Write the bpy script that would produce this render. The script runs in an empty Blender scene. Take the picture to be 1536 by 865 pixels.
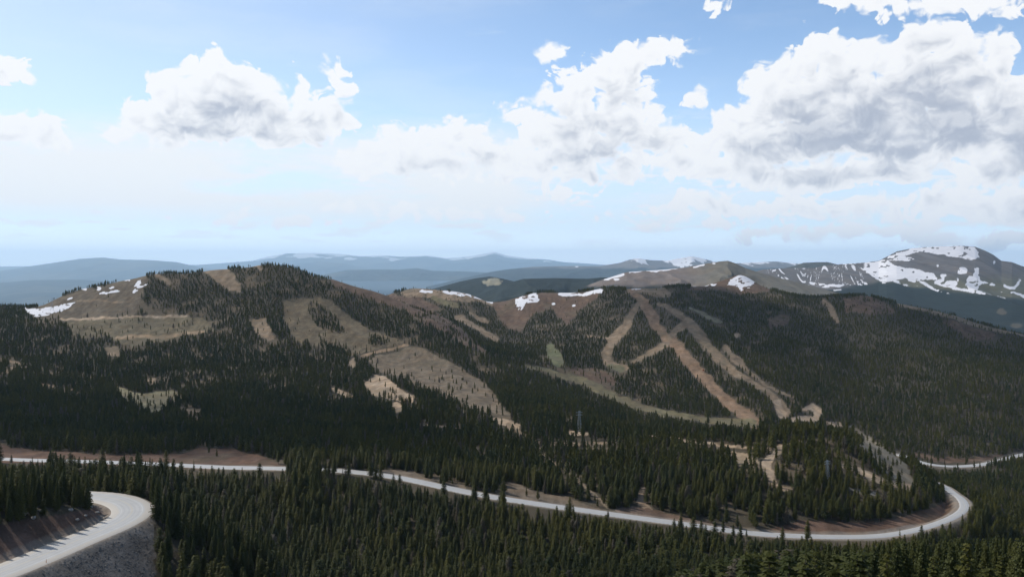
import bpy, math, random
import numpy as np
random.seed(7); rng = np.random.default_rng(11)
S = bpy.context.scene
COL = S.collection
F = 1330.0      # focal length in photo pixels (photo 1536 wide)
CX, HY = 768.0, 400.0
R = math.radians
# ------------------------------------------------------------------ camera
cam = bpy.data.cameras.new('camera'); co = bpy.data.objects.new('camera', cam); COL.objects.link(co)
co.location = (0, 0, 0); co.rotation_euler = (R(90), 0, 0)
cam.sensor_width = 36; cam.lens = 36 * F / 1536.0
cam.shift_y = -(432.5 - HY) / 1536.0
cam.clip_start = 0.5; cam.clip_end = 200000
S.camera = co
# ------------------------------------------------------------------ helpers
def world(px, py, Y): return np.array([(px - CX) / F * Y, Y, (HY - py) / F * Y])
def tag(o, label=None, cat=None, group=None, kind=None):
    if label: o['label'] = label
    if cat: o['category'] = cat
    if group: o['group'] = group
    if kind: o['kind'] = kind
    return o
def mesh_np(name, V, Fc, mats=(), smooth=True, parent=None, link=True):
    """V (n,3) array, Fc (m,k) array of one face size or list of such arrays"""
    me = bpy.data.meshes.new(name)
    if not isinstance(Fc, list): Fc = [Fc]
    Fc = [np.asarray(f, dtype=np.int32) for f in Fc if len(f)]
    me.vertices.add(len(V)); me.vertices.foreach_set('co', np.asarray(V, dtype=np.float32).ravel())
    idx = np.concatenate([f.ravel() for f in Fc]); tot = np.concatenate([np.full(len(f), f.shape[1], np.int32) for f in Fc])
    st = np.concatenate([[0], np.cumsum(tot)[:-1]]).astype(np.int32)
    me.loops.add(len(idx)); me.loops.foreach_set('vertex_index', idx)
    me.polygons.add(len(tot)); me.polygons.foreach_set('loop_start', st); me.polygons.foreach_set('loop_total', tot)
    me.polygons.foreach_set('use_smooth', np.full(len(tot), smooth, dtype=bool))
    for m in mats: me.materials.append(m)
    me.update(calc_edges=True); me.validate()
    if not link: return me
    o = bpy.data.objects.new(name, me); COL.objects.link(o)
    if parent: o.parent = parent
    return o
def pchip(x, y, xq):
    x = np.asarray(x, float); y = np.asarray(y, float); h = np.diff(x); d = np.diff(y) / h
    m = np.zeros(len(x)); m[0] = d[0]; m[-1] = d[-1]
    for i in range(1, len(x) - 1):
        if d[i-1] * d[i] > 0:
            w1 = 2*h[i] + h[i-1]; w2 = h[i] + 2*h[i-1]; m[i] = (w1 + w2) / (w1/d[i-1] + w2/d[i])
    xq = np.clip(xq, x[0], x[-1]); i = np.clip(np.searchsorted(x, xq) - 1, 0, len(x) - 2)
    t = (xq - x[i]) / h[i]
    return ((1+2*t)*(1-t)**2)*y[i] + (t*(1-t)**2)*h[i]*m[i] + (t*t*(3-2*t))*y[i+1] + (t*t*(t-1))*h[i]*m[i+1]
_pt = np.random.default_rng(5).integers(0, 1 << 16, 1 << 16)
def vnoise(x, y, seed=0):
    xi = np.floor(x).astype(np.int64); yi = np.floor(y).astype(np.int64); fx = x - xi; fy = y - yi
    fx = fx*fx*fx*(fx*(fx*6-15)+10); fy = fy*fy*fy*(fy*(fy*6-15)+10)
    def h(a, b): return _pt[(a * 7919 + b * 104729 + seed * 31337) & 65535] / 32768.0 - 1
    return (h(xi, yi)*(1-fx) + h(xi+1, yi)*fx)*(1-fy) + (h(xi, yi+1)*(1-fx) + h(xi+1, yi+1)*fx)*fy
def fbm(x, y, o=4, seed=0):
    s = 0; a = 1; t = 0
    for k in range(o): s = s + a*vnoise(x*2**k + 17.3*k, y*2**k - 9.1*k, seed + k); t += a; a *= .5
    return s / t
def sstep(a, b, x):
    t = np.clip((x - a) / (b - a), 0, 1); return t*t*(3-2*t)
# ------------------------------------------------------------------ node helpers
class NT:
    def __init__(s, tree): s.t = tree
    def n(s, typ, **kw):
        nd = s.t.nodes.new(typ)
        ins = kw.pop('ins', {})
        for k, v in kw.items(): setattr(nd, k, v)
        for k, v in ins.items():
            if hasattr(v, 'bl_idname') and hasattr(v, 'outputs'): v = v.outputs[0]
            if isinstance(v, bpy.types.NodeSocket): s.t.links.new(v, nd.inputs[k])
            else: nd.inputs[k].default_value = v
        return nd
    def m(s, op, a, b=0.0, c=0.0, clamp=False):
        nd = s.n('ShaderNodeMath', operation=op, use_clamp=clamp)
        for i, v in enumerate((a, b, c)):
            if isinstance(v, bpy.types.NodeSocket): s.t.links.new(v, nd.inputs[i])
            else: nd.inputs[i].default_value = v
        return nd.outputs[0]
    def v(s, op, a, b=(0,0,0), c=(0,0,0)):
        nd = s.n('ShaderNodeVectorMath', operation=op)
        for i, v in enumerate((a, b, c)):
            if isinstance(v, bpy.types.NodeSocket): s.t.links.new(v, nd.inputs[i])
            else: nd.inputs[i].default_value = v
        return nd.outputs['Value'] if op in ('LENGTH', 'DOT_PRODUCT') else nd.outputs[0]
    def mix(s, f, a, b, blend='MIX'):
        nd = s.n('ShaderNodeMix', data_type='RGBA', blend_type=blend)
        for i, v in ((0, f), (6, a), (7, b)):
            if isinstance(v, bpy.types.NodeSocket): s.t.links.new(v, nd.inputs[i])
            else: nd.inputs[i].default_value = v if not isinstance(v, tuple) or len(v) == 4 else (*v, 1)
        return nd.outputs[2]
    def ss(s, x, a, b):
        nd = s.n('ShaderNodeMapRange', interpolation_type='SMOOTHSTEP')
        s.t.links.new(x, nd.inputs[0]); nd.inputs[1].default_value = a; nd.inputs[2].default_value = b
        return nd.outputs[0]
    def noise(s, vec, scale, detail=5, rough=.55, dist=0.0, out=0, dim='3D'):
        nd = s.n('ShaderNodeTexNoise', noise_dimensions=dim, ins={'Scale': scale, 'Detail': detail, 'Roughness': rough, 'Distortion': dist})
        s.t.links.new(vec, nd.inputs['Vector']); return nd.outputs[out]
def mat(name):
    m = bpy.data.materials.new(name); m.use_nodes = True; t = m.node_tree; t.nodes.clear(); return m, NT(t)
def simple(name, rgb, rough=.7, metal=0.0, nscale=4.0, namp=.25):
    m, T = mat(name)
    p = T.n('ShaderNodeTexCoord').outputs['Object']
    f = T.noise(p, nscale, 6)
    c = T.mix(f, tuple(x*(1-namp) for x in rgb), tuple(min(1, x*(1+namp)) for x in rgb))
    b = T.n('ShaderNodeBsdfPrincipled', ins={'Base Color': c, 'Roughness': rough, 'Metallic': metal})
    T.n('ShaderNodeOutputMaterial', ins={'Surface': b}); return m
def ground_mat(name, nscale, bump=.6, bdist=1.0, fine=1.0, snn=.7):
    m, T = mat(name)
    pos = T.n('ShaderNodeNewGeometry').outputs['Position']
    col = T.n('ShaderNodeAttribute', attribute_name='cover').outputs['Color']
    f1 = T.noise(pos, nscale, 8, .65); f2 = T.noise(pos, nscale*7, 5, .7)
    k = T.m('ADD', T.m('MULTIPLY', f1, .9*fine), T.m('MULTIPLY', f2, .8*fine))
    k = T.m('ADD', k, 1 - .85*fine)
    c = T.v('SCALE', col); nd = c.node
    T.t.links.new(k, nd.inputs['Scale'])
    hue = T.noise(pos, nscale*.6, 4, .5)
    c2 = T.mix(T.m('MULTIPLY', T.ss(hue, .4, .65), .35), c, T.mix(1.0, c, (1.15, .95, .72, 1), 'MULTIPLY'))
    sn = T.n('ShaderNodeAttribute', attribute_name='snow').outputs['Fac']
    sf = T.ss(T.m('ADD', sn, T.m('MULTIPLY', T.m('SUBTRACT', f2, .5), snn)), .38, .58)
    c3 = T.mix(sf, c2, T.mix(f1, (.42, .43, .46, 1), (.70, .68, .68, 1)))
    bp = T.n('ShaderNodeBump', ins={'Strength': bump, 'Distance': bdist, 'Height': T.m('ADD', f1, T.m('MULTIPLY', f2, .4))})
    b = T.n('ShaderNodeBsdfPrincipled', ins={'Base Color': c3, 'Roughness': .95, 'Specular IOR Level': .1, 'Normal': bp.outputs[0]})
    T.n('ShaderNodeOutputMaterial', ins={'Surface': b}); return m
# ------------------------------------------------------------------ image-plane painting of ground cover
def in_poly(px, py, poly):
    c = np.zeros(px.shape, bool); n = len(poly)
    for i in range(n):
        x1, y1 = poly[i]; x2, y2 = poly[(i+1) % n]
        if y1 == y2: continue
        cond = ((y1 > py) != (y2 > py)) & (px < (x2-x1)*(py-y1)/(y2-y1) + x1); c ^= cond
    return c
def stroke(px, py, pts):
    """signed cover 0..1 of a stroke with (x, y, halfwidth) knots"""
    best = np.zeros(px.shape)
    xs = [p[0] for p in pts]; ys = [p[1] for p in pts]; w = max(p[2] for p in pts) + 3
    bb = (px > min(xs)-w) & (px < max(xs)+w) & (py > min(ys)-w) & (py < max(ys)+w)
    if not bb.any(): return best
    qx = px[bb]; qy = py[bb]; r = np.zeros(qx.shape)
    for (x1, y1, a), (x2, y2, b) in zip(pts[:-1], pts[1:]):
        dx, dy = x2-x1, y2-y1; t = np.clip(((qx-x1)*dx + (qy-y1)*dy) / (dx*dx+dy*dy+1e-9), 0, 1)
        d = np.hypot(qx-x1-t*dx, qy-y1-t*dy); hw = a + (b-a)*t
        r = np.maximum(r, np.clip((hw - d)/1.2 + .5, 0, 1))
    best[bb] = r; return best
def ell(px, py, x, y, rx, ry): return np.clip((1 - np.hypot((px-x)/rx, (py-y)/ry))*min(rx, ry)/1.2 + .5, 0, 1)
# palette (albedo)
TAN = (.225, .17, .115); BROWN = (.125, .085, .06); GRASS = (.16, .14, .08); GREEN = (.15, .155, .085)
SAND = (.37, .285, .20); GREY = (.135, .125, .105); DUFF = (.055, .047, .032); RED = (.135, .085, .06); SCREE = (.17, .165, .15)
# cover list: (shape, colour, tree density inside)
ST, PO, EL = 'st', 'po', 'el'
COVER = [
 # ski hill
 (PO, [(735,450),(760,446),(843,438),(899,438),(899,446),(870,463),(852,487),(829,462),(800,470),(780,496),(762,493),(745,470)], BROWN, .12),
 (PO, [(598,440),(620,430),(660,434),(735,446),(738,458),(700,452),(650,447),(610,446)], TAN, .25),
 (PO, [(1030,436),(1040,430),(1075,420),(1110,408),(1150,426),(1160,434),(1112,441),(1070,436)], BROWN, .15),
 (ST, [(945,432,7),(954,434,6),(996,438,7),(1004,441,3)], TAN, .15),
 (ST, [(947,437,4),(965,455,7),(982,480,7),(997,505,8),(1015,519,8),(1032,540,8),(1054,563,8),(1073,585,8),(1093,602,8),(1110,616,9),(1130,632,10)], (.235,.16,.105), .02),
 (ST, [(957,456,3),(946,474,5),(932,496,8),(918,513,8),(909,532,7),(915,546,6),(935,552,6)], TAN, .06),
 (ST, [(1004,507,5),(1015,496,4),(1030,486,6)], TAN, .03),
 (ST, [(1000,516,5),(976,528,3.5),(949,544,2)], TAN, .1),
 (ST, [(988,455,2.5),(1010,466,4),(1026,477,5),(1040,491,9),(1054,510,6),(1071,530,7),(1087,546,6),(1104,560,5),(1126,571,4),(1148,585,4),(1165,600,6),(1176,617,9)], TAN, .04),
 (ST, [(1087,521,5),(1101,538,6),(1121,555,3),(1150,578,2),(1190,597,1.5)], TAN, .1),
 (ST, [(1035,462,1.5),(1054,471,3),(1079,484,3)], (.2,.19,.13), .1),
 (ST, [(790,548,2.5),(821,555,4),(871,571,6),(915,591,6),(954,607,5),(1000,620,5),(1060,630,4),(1130,634,6)], GRASS, .05),
 (PO, [(850,553),(893,553),(925,568),(915,582),(880,570)], BROWN, .3),
 (ST, [(824,520,6),(830,530,9),(838,543,7)], GREEN, .1),
 (ST, [(930,553,6),(916,549,5)], GREEN, .05),
 (ST, [(1205,612,3),(1218,609,5),(1228,616,5),(1224,627,4),(1191,630,4)], SAND, .05),
 (ST, [(1165,603,5),(1175,622,6)], SAND, .05),
 (EL, (1105,502,5,3), SAND, .1),
 (ST, [(880,505,2),(920,508,1.5)], TAN, .5),
 # left hill
 (PO, [(424,453),(471,445),(499,449),(513,469),(535,481),(557,497),(585,503),(606,512),(574,523),(546,528),(530,534),(510,531),(483,521),(471,513),(452,516),(438,501),(427,474)], (.14,.112,.072), .1),
 (PO, [(375,480),(397,477),(415,507),(400,511),(380,497)], TAN, .08),
 (PO, [(552,540),(612,521),(630,521),(657,535),(693,552),(727,574),(765,622),(715,616),(681,594),(636,582),(602,566),(571,558)], (.17,.135,.095), .2),
 (ST, [(546,533,1.5),(575,526,2),(612,516,2)], (.28,.2,.13), .05),
 (PO, [(490,413),(505,417),(546,425),(580,435),(602,444),(632,447),(659,461),(640,471),(605,463),(574,454),(535,441),(508,434)], BROWN, .22),
 (PO, [(600,450),(640,462),(690,490),(730,530),(700,520),(650,490),(610,468)], BROWN, .45),
 (ST, [(685,476,4),(713,488,4),(745,511,3)], TAN, .08),
 (ST, [(705,469,3),(732,483,3)], TAN, .08), (ST, [(652,447,4),(684,459,4)], GRASS, .08),
 (PO, [(305,408),(318,400),(338,398),(349,413),(364,437),(347,437),(327,424)], TAN, .06),
 (ST, [(365,398,3),(385,397,3),(392,405,2)], TAN, .1), (ST, [(236,413,2),(252,424,4)], TAN, .15),
 (PO, [(60,456),(111,440),(150,429),(194,418),(212,408),(222,420),(215,440),(205,463),(200,473),(94,478),(60,474)], (.13,.105,.075), .13),
 (PO, [(94,480),(200,474),(305,476),(322,496),(250,510),(200,520),(178,516),(165,504),(110,508),(105,492)], (.15,.125,.08), .33),
 (ST, [(94,480,1.6),(160,477,1.6),(280,473,1.4)], SAND, .1), (ST, [(116,452,1),(140,451,1.4),(190,453,1)], TAN, .1),
 (ST, [(175,506,2.5),(250,504,2.5),(305,497,2)], (.3,.22,.14), .1),
 (PO, [(155,521),(178,519),(180,536),(165,534)], TAN, .15),
 (PO, [(168,575),(205,590),(262,584),(272,596),(255,606),(236,622),(205,606),(180,592)], (.2,.18,.11), .22),
 (EL, (228,571,5,4), SAND, .1), (PO, [(270,612),(300,615),(304,630),(280,628)], TAN, .2),
 (ST, [(60,578,2),(100,586,3),(130,588,2)], TAN, .35), (ST, [(0,540,3),(35,545,2)], TAN, .3),
 (ST, [(0,560,2),(20,553,3)], TAN, .4),
 (PO, [(546,575),(562,562),(578,565),(602,583),(630,598),(610,606),(575,596),(550,590)], SAND, .2),
 (ST, [(499,585,3),(512,590,4),(526,595,3)], SAND, .2), (EL, (594,611,8,7), SAND, .06), (EL, (596,628,3,5), SAND, .1),
 (ST, [(532,540,3),(530,548,4)], SAND, .15),
 (ST, [(622,635,1.5),(660,639,1.5),(700,641,1.5)], SAND, .15), (ST, [(742,630,4),(757,634,5),(775,640,4)], SAND, .12),
 # bench and knoll
 (ST, [(760,638,4),(791,654,4),(806,663,2.5),(867,665,2.4),(907,663,2.4),(935,657,2)], TAN, .25),
 (ST, [(852,648,3),(880,651,2.5)], SAND, .3), (ST, [(975,652,3),(985,652,3)], SAND, .2),
 (ST, [(1005,658,2),(1054,663,2.6),(1097,669,2),(1155,672,2)], SAND, .28),
 (ST, [(806,664,2),(824,689,2),(852,707,2),(882,735,2.4),(910,759,3)], (.24,.19,.135), .22),
 (ST, [(964,730,3.5),(962,750,4.5),(974,767,6)], (.3,.23,.165), .05),
 (ST, [(1170,672,5),(1158,684,4),(1145,697,7),(1158,712,5),(1163,727,5)], SAND, .07),
 (ST, [(1174,732,3),(1190,733,2)], SAND, .15),
 (PO, [(1095,676),(1120,680),(1135,690),(1140,712),(1120,708),(1100,692)], (.28,.22,.15), .35),
 (ST, [(1235,634,2.5),(1262,636,3)], SAND, .35), (ST, [(1276,642,4),(1300,662,9),(1325,685,13),(1350,706,13),(1365,728,9)], (.23,.2,.15), .25),
 (ST, [(1265,698,3),(1300,711,5),(1335,724,5),(1368,730,4)], SAND, .2),
 (ST, [(1275,731,2),(1295,737,3),(1313,740,2.5)], (.3,.28,.24), .05),
 # cut banks
 (PO, [(750,722),(770,722),(800,736),(850,746),(900,764),(905,772),(840,762),(760,750)], (.17,.135,.1), .12),
 (PO, [(925,762),(950,758),(1040,778),(1100,790),(1040,786),(930,772)], (.17,.12,.09), .12),
 (PO, [(1150,792),(1200,781),(1290,783),(1350,778),(1390,763),(1428,746),(1436,752),(1440,762),(1395,786),(1300,802),(1200,802)], RED, .1),
 (PO, [(-300,655),(0,664),(20,671),(60,676),(200,681),(270,680),(300,671),(340,671),(390,683),(430,698),(430,706),(0,694),(-300,690)], RED, .04),
 (ST, [(1372,682,3),(1400,688,4),(1450,690,4),(1505,684,2)], BROWN, .1),
 (PO, [(560,704),(600,702),(640,714),(700,728),(700,738),(600,716)], (.19,.15,.11), .3),
 (PO, [(-200,800),(-100,800),(0,786),(60,776),(130,764),(160,752),(168,742),(182,758),(180,775),(120,806),(60,824),(0,850),(-200,920)], (.115,.075,.058), .015),
 # right slopes
 (PO, [(1150,478),(1175,470),(1188,478),(1180,488),(1155,492)], BROWN, .35),
 (ST, [(1236,452,3),(1247,462,5),(1258,483,3)], TAN, .15),
 (PO, [(1262,447),(1300,444),(1340,458),(1345,472),(1300,470),(1270,466)], BROWN, .4),
 (PO, [(1410,480),(1430,480),(1495,500),(1490,508),(1455,512)], BROWN, .4),
 (PO, [(1345,452),(1420,468),(1480,488),(1536,500),(1536,504),(1480,494),(1420,475),(1345,458)], TAN, .35),
]
CLUMPS = [[(460,452),(485,457),(508,478),(524,500),(508,500),(484,493),(464,480)], [(476,500),(500,510),(526,524),(532,538),(505,532),(480,517)],
          [(520,464),(560,478),(600,500),(612,512),(590,506),(556,494),(530,478)], [(455,505),(480,520),(500,532),(470,530),(452,520)], [(560,500),(590,512),(575,520),(548,516)]]
SNOW = [(PO, [(36,462),(75,461),(116,453),(100,464),(75,471),(52,474)]), (ST, [(150,439,2),(176,437,2)]), (PO, [(199,439),(201,431),(209,420),(222,427),(207,434),(203,440)]),
 (EL, (128,435,4,2)), (EL, (145,432,3,2.5)), (EL, (165,431,3,2)), (EL, (193,420,4,2)), (EL, (105,449,5,1.5)),
 (PO, [(1087,427),(1112,410),(1136,423),(1122,430),(1112,436),(1108,429)]), (ST, [(1038,428,2),(1050,427,2.5),(1073,428,1.6)]),
 (PO, [(772,449),(804,439),(807,452),(787,456),(783,466),(777,465)]), (ST, [(838,440,2.5),(868,442,2.5)]), (ST, [(874,442,3),(900,436,2.5)]), (EL, (829,456,4,2)), (EL, (862,458,5,2)),
 (ST, [(668,438,2),(700,441,3),(720,448,2.5),(737,453,3)]), (ST, [(632,437,2),(650,438,1.5)]), (ST, [(948,433,2),(960,434,2)]), (EL, (318,401,3,1))]
def cover_eval(px, py, Y, seed=3, lims=None):
    """returns colour (n,3), snow, tree density"""
    jx = px + 3.4*fbm(px/9., py/6., 4, seed) + 3*fbm(px/30., py/18., 2, seed+2); jy = py + 2.4*fbm(px/9., py/6., 4, seed+9) + 2*fbm(px/30., py/18., 2, seed+5)
    col = np.empty(px.shape + (3,)); col[:] = DUFF; den = np.ones(px.shape)
    for sh, dat, c, d in COVER:
        if sh == ST: w = stroke(jx, jy, dat)
        elif sh == PO:
            w = in_poly(jx, jy, dat).astype(float)
        else: w = ell(jx, jy, *dat)
        col += (np.array(c)*.74 - col) * w[..., None]; den += (d - den) * w
    for cl in CLUMPS:
        w = in_poly(jx, jy, cl); den = np.where(w, .9, den)
    sn = np.zeros(px.shape)
    for sh, dat in SNOW:
        w = stroke(jx, jy, dat) if sh == ST else (in_poly(jx, jy, dat).astype(float) if sh == PO else ell(jx, jy, *dat))
        sn = np.maximum(sn, w)
    sn = sn*(1 - .75*sstep(.12, .4, fbm(px/5., py/2.5, 3, 91)))
    den = np.where(sn > .3, .03, den)
    return col, sn, den
# ------------------------------------------------------------------ main terrain (loft through survey lines)
# per line: (px, py or None, Y, z or None)
def L(*pts): return pts
def zz(px, Y, z): return (px, HY - z/Y*F, Y)
LINES = [
 L(zz(-300,4,-1.8), zz(1836,4,-1.8)),
 L(zz(-300,60,-28), zz(300,60,-31), zz(900,60,-29), zz(1836,60,-27)),
 L(zz(-300,150,-66), zz(0,150,-72), zz(400,150,-78), zz(700,150,-72), zz(1000,150,-62), zz(1200,150,-57), zz(1400,150,-54.5), zz(1536,150,-54), zz(1836,150,-52)),
 L(zz(-300,240,-84), zz(0,240,-103), zz(200,240,-121), zz(300,240,-121), zz(400,240,-118), zz(600,240,-114), zz(800,240,-104), zz(1000,240,-95), zz(1200,240,-91), zz(1400,240,-96), zz(1536,240,-103), zz(1836,240,-110)),
 L(zz(-300,310,-76), zz(0,312,-84), zz(100,320,-88), zz(200,320,-106), zz(250,320,-122), zz(300,320,-127), zz(400,320,-133), zz(600,320,-134), zz(800,320,-128), zz(1000,320,-122), zz(1200,320,-122), zz(1400,320,-130), zz(1536,320,-142), zz(1836,320,-150)),
 L(zz(-300,365,-88), zz(0,365,-95), zz(150,362,-95.5), zz(200,362,-99), zz(250,362,-121), zz(300,370,-127), zz(400,380,-138), zz(600,380,-142), zz(800,380,-141), zz(1000,380,-138), zz(1200,380,-141), zz(1400,380,-149), zz(1536,380,-163), zz(1836,380,-172)),
 L(zz(-300,450,-104), zz(0,450,-115), zz(200,450,-125), zz(300,450,-133), zz(400,450,-143), zz(600,450,-149), zz(800,450,-150), zz(1000,450,-152), zz(1200,450,-157), zz(1400,450,-168), zz(1536,470,-184), zz(1836,470,-190)),
 L((-300,676,640),(0,688,600),(200,693,600),(330,700,597),(430,702,592),(520,706,587),(600,716,578),(680,733,562),(760,748,550),(900,768,540),(1040,787,532),(1120,798,530),(1200,803,532),(1300,804,540),(1360,797,553),(1410,785,585),(1460,800,600),zz(1536,600,-200),zz(1836,600,-215)),
 L((-300,650,720),(0,660,700),(200,664,700),(400,668,700),(600,680,700),(700,684,690),(800,694,680),(900,700,660),(1000,704,640),(1100,708,630),(1200,714,620),(1300,722,630),(1370,740,640),(1410,752,650),(1460,790,680),zz(1536,700,-213),zz(1836,700,-225)),
 L((-300,588,1000),(0,598,1000),(200,608,1000),(400,615,1000),(550,616,1000),(620,612,1000),(700,618,950),(800,622,930),(870,637,880),(930,650,820),(1000,656,780),(1100,658,750),(1200,648,740),(1260,654,740),(1320,672,740),(1380,708,730),(1430,752,720),zz(1480,760,-210),zz(1536,800,-222),zz(1836,800,-236)),
 L((-300,520,1300),(0,536,1300),(200,548,1300),(400,548,1300),(550,548,1300),(620,552,1300),(700,565,1270),(800,594,1150),(870,620,1000),(930,668,930),zz(1000,900,-185),zz(1100,880,-200),zz(1200,880,-205),zz(1300,880,-212),zz(1380,900,-225),zz(1430,900,-232),zz(1536,920,-236),zz(1836,920,-245)),
 L((-300,488,1550),(0,482,1550),(100,480,1550),(200,480,1550),(300,482,1550),(400,475,1550),(480,480,1550),(560,488,1550),(620,495,1500),(700,518,1440),(760,552,1320),(800,576,1250),zz(850,1300,-182),(900,592,1320),(1000,618,1220),(1060,630,1180),(1130,636,1150),(1200,662,1120),(1300,690,1100),(1400,698,1095),(1450,699,1100),(1500,693,1130),(1536,690,1160),(1836,690,1160)),
 L((-300,476,1750),(0,461,1750),(60,456,1750),(100,441,1750),(150,430,1750),(200,419,1750),(230,411,1750),(270,410,1760),(310,407,1780),(360,403,1800),(400,399,1800),(430,402,1790),(480,417,1760),(520,425,1740),(560,435,1720),(600,447,1700),(650,472,1640),zz(720,1640,-135),zz(800,1650,-150),zz(900,1680,-140),zz(1000,1650,-128),zz(1100,1650,-130),zz(1200,1640,-140),zz(1300,1640,-155),zz(1400,1560,-172),zz(1536,1520,-180),zz(1836,1500,-200)),
 L(zz(-300,2000,-150),zz(0,2000,-125),zz(200,2000,-80),zz(400,2050,-60),zz(500,2020,-90),zz(600,2000,-112),(690,478,2000),(760,486,2000),(800,480,2000),(860,478,1980),(900,466,1960),(950,452,1960),(1000,450,1960),(1040,450,1980),(1080,448,2050),(1110,450,2100),(1180,462,2000),(1230,472,1940),(1300,478,1900),(1350,490,1850),(1420,505,1800),(1480,520,1750),(1536,530,1700),(1836,590,1680)),
 L(zz(-300,2400,-230),zz(0,2400,-220),zz(200,2400,-180),zz(400,2400,-140),zz(520,2350,-110),(600,438,2350),(620,434,2350),(660,437,2320),(700,441,2300),(735,450,2280),(780,442,2260),(800,438,2260),(860,439,2260),(900,435,2220),(950,433,2120),(1000,432,2120),(1040,430,2180),(1080,422,2320),(1110,413,2400),(1140,426,2320),(1180,439,2260),(1230,446,2160),(1290,445,2160),(1350,457,2060),(1420,472,1980),(1480,491,1900),(1536,502,1850),(1836,565,1800)),
 L(zz(-300,3200,-330),zz(0,3200,-330),zz(400,3200,-300),zz(700,3100,-220),zz(950,2900,-190),zz(1110,2950,-180),zz(1300,2800,-210),zz(1536,2600,-260),zz(1836,2600,-290)),
 L(zz(-300,5200,-360),zz(1836,5200,-360)),
]
PXS = np.concatenate([np.linspace(-1300, -310, 70), np.linspace(-300, 1836, 1069), np.linspace(1846, 2840, 70)]); NCX = len(PXS)
YS = np.concatenate([np.geomspace(4, 240, 60)[:-1], np.geomspace(240, 1300, 560)[:-1], np.geomspace(1300, 2500, 190)[:-1], np.geomspace(2500, 5200, 50)])
NR = len(YS)
lp = []
for ln in LINES:
    x = [p[0] for p in ln]; Yv = [p[2] for p in ln]; zv = [(HY - p[1])/F*p[2] for p in ln]
    # interpolate the angular height and the distance along each line
    lp.append((pchip(x, Yv, PXS), pchip(x, [z/y for z, y in zip(zv, Yv)], PXS)))
Z = np.empty((NR, NCX))
for j in range(NCX):
    yk = np.array([a[0][j] for a in lp]); zk = np.array([a[0][j]*a[1][j] for a in lp])
    for k in range(1, len(yk)):
        if yk[k] < yk[k-1] + 12: yk[k] = yk[k-1] + 12
    Z[:, j] = pchip(yk, zk, YS)
def blur(A, n, ax):
    k = np.hanning(2*n+3)[1:-1]; k /= k.sum()
    P = np.pad(A, [(n, n) if i == ax else (0, 0) for i in range(2)], mode='edge')
    return sum(k[i] * (P[i:i+A.shape[0], :] if ax == 0 else P[:, i:i+A.shape[1]]) for i in range(2*n+1))
Z = blur(Z, 5, 1); Z = blur(Z, 2, 0)
YY = np.repeat(YS[:, None], NCX, 1); XX = (PXS[None, :] - CX)/F * YY
far = sstep(500, 1500, YY)
ridg = 1 - 2*np.abs(fbm(XX/230., YY/330., 3, 40))
Z += far*(7.0*ridg - 4.2) + (0.3+far*1.6)*fbm(XX/70., YY/70., 3, 44) + .35*sstep(150, 400, YY)*fbm(XX/14., YY/14., 3, 48)
def sampleZ(X, Y):
    X = np.asarray(X, float); Y = np.asarray(Y, float)
    i = np.clip(np.interp(Y, YS, np.arange(NR)), 0, NR-1.001); px = X/Y*F + CX
    j = np.clip(np.interp(px, PXS, np.arange(NCX)), 0, NCX-1.001)
    i0 = i.astype(int); j0 = j.astype(int); a = i-i0; b = j-j0
    return (Z[i0, j0]*(1-b) + Z[i0, j0+1]*b)*(1-a) + (Z[i0+1, j0]*(1-b) + Z[i0+1, j0+1]*b)*a
# ------------------------------------------------------------------ roads
def catmull(P, step):
    P = np.array(P); out = []
    Q = np.vstack([2*P[0]-P[1], P, 2*P[-1]-P[-2]])
    for i in range(1, len(Q)-2):
        n = max(2, int(np.linalg.norm(Q[i+1]-Q[i])/step))
        for t in np.arange(n)/n:
            out.append(.5*((2*Q[i]) + (-Q[i-1]+Q[i+1])*t + (2*Q[i-1]-5*Q[i]+4*Q[i+1]-Q[i+2])*t*t + (-Q[i-1]+3*Q[i]-3*Q[i+1]+Q[i+2])*t**3))
    out.append(Q[-2]); return np.array(out)
def smooth1(A, n):
    k = np.hanning(2*n+3)[1:-1]; k /= k.sum(); P = np.vstack([np.repeat(A[:1], n, 0), A, np.repeat(A[-1:], n, 0)])
    return sum(k[i]*P[i:i+len(A)] for i in range(2*n+1))
def rd(pts, z=None):
    return [world(p[0], p[1], p[2] if len(p) > 2 else z*F/(HY-p[1])) for p in pts]
R1 = smooth1(catmull(rd([(-150,912),(-80,886),(0,858),(60,834),(118,809),(164,790),(192,775),(199,763),(190,754),(170,747),(140,743.5),(100,742),(40,741),(-60,741)], -94.0), 2.0), 3)
R2 = smooth1(catmull(rd([(-300,676,640),(-100,682,620),(0,688,600),(200,694,600),(330,700,597),(430,702,592),(520,706,587),(600,716,578),(680,733,562),(760,748,550),(900,768,540),(1040,787,532),(1120,798,530),(1200,803,532),(1300,804,540),(1360,797,553),(1410,783,575),(1438,770,598),(1447,759,622),(1441,747,655),(1430,739,690),(1418,730,730),(1400,722,770)]), 2.5), 6)
R3 = smooth1(catmull(rd([(1345,680,1150),(1372,690,1118),(1395,696,1100),(1425,699,1098),(1455,698,1105),(1480,695,1120),(1505,689,1150),(1540,680,1200),(1600,672,1260)]), 4.0), 4)
ROADS = [('mountain_road', R1, 6.9), ('mountain_road', R2, 4.3), ('mountain_road', R3, 5.2)]
DR = np.full(Z.shape, 1e9)
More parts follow.
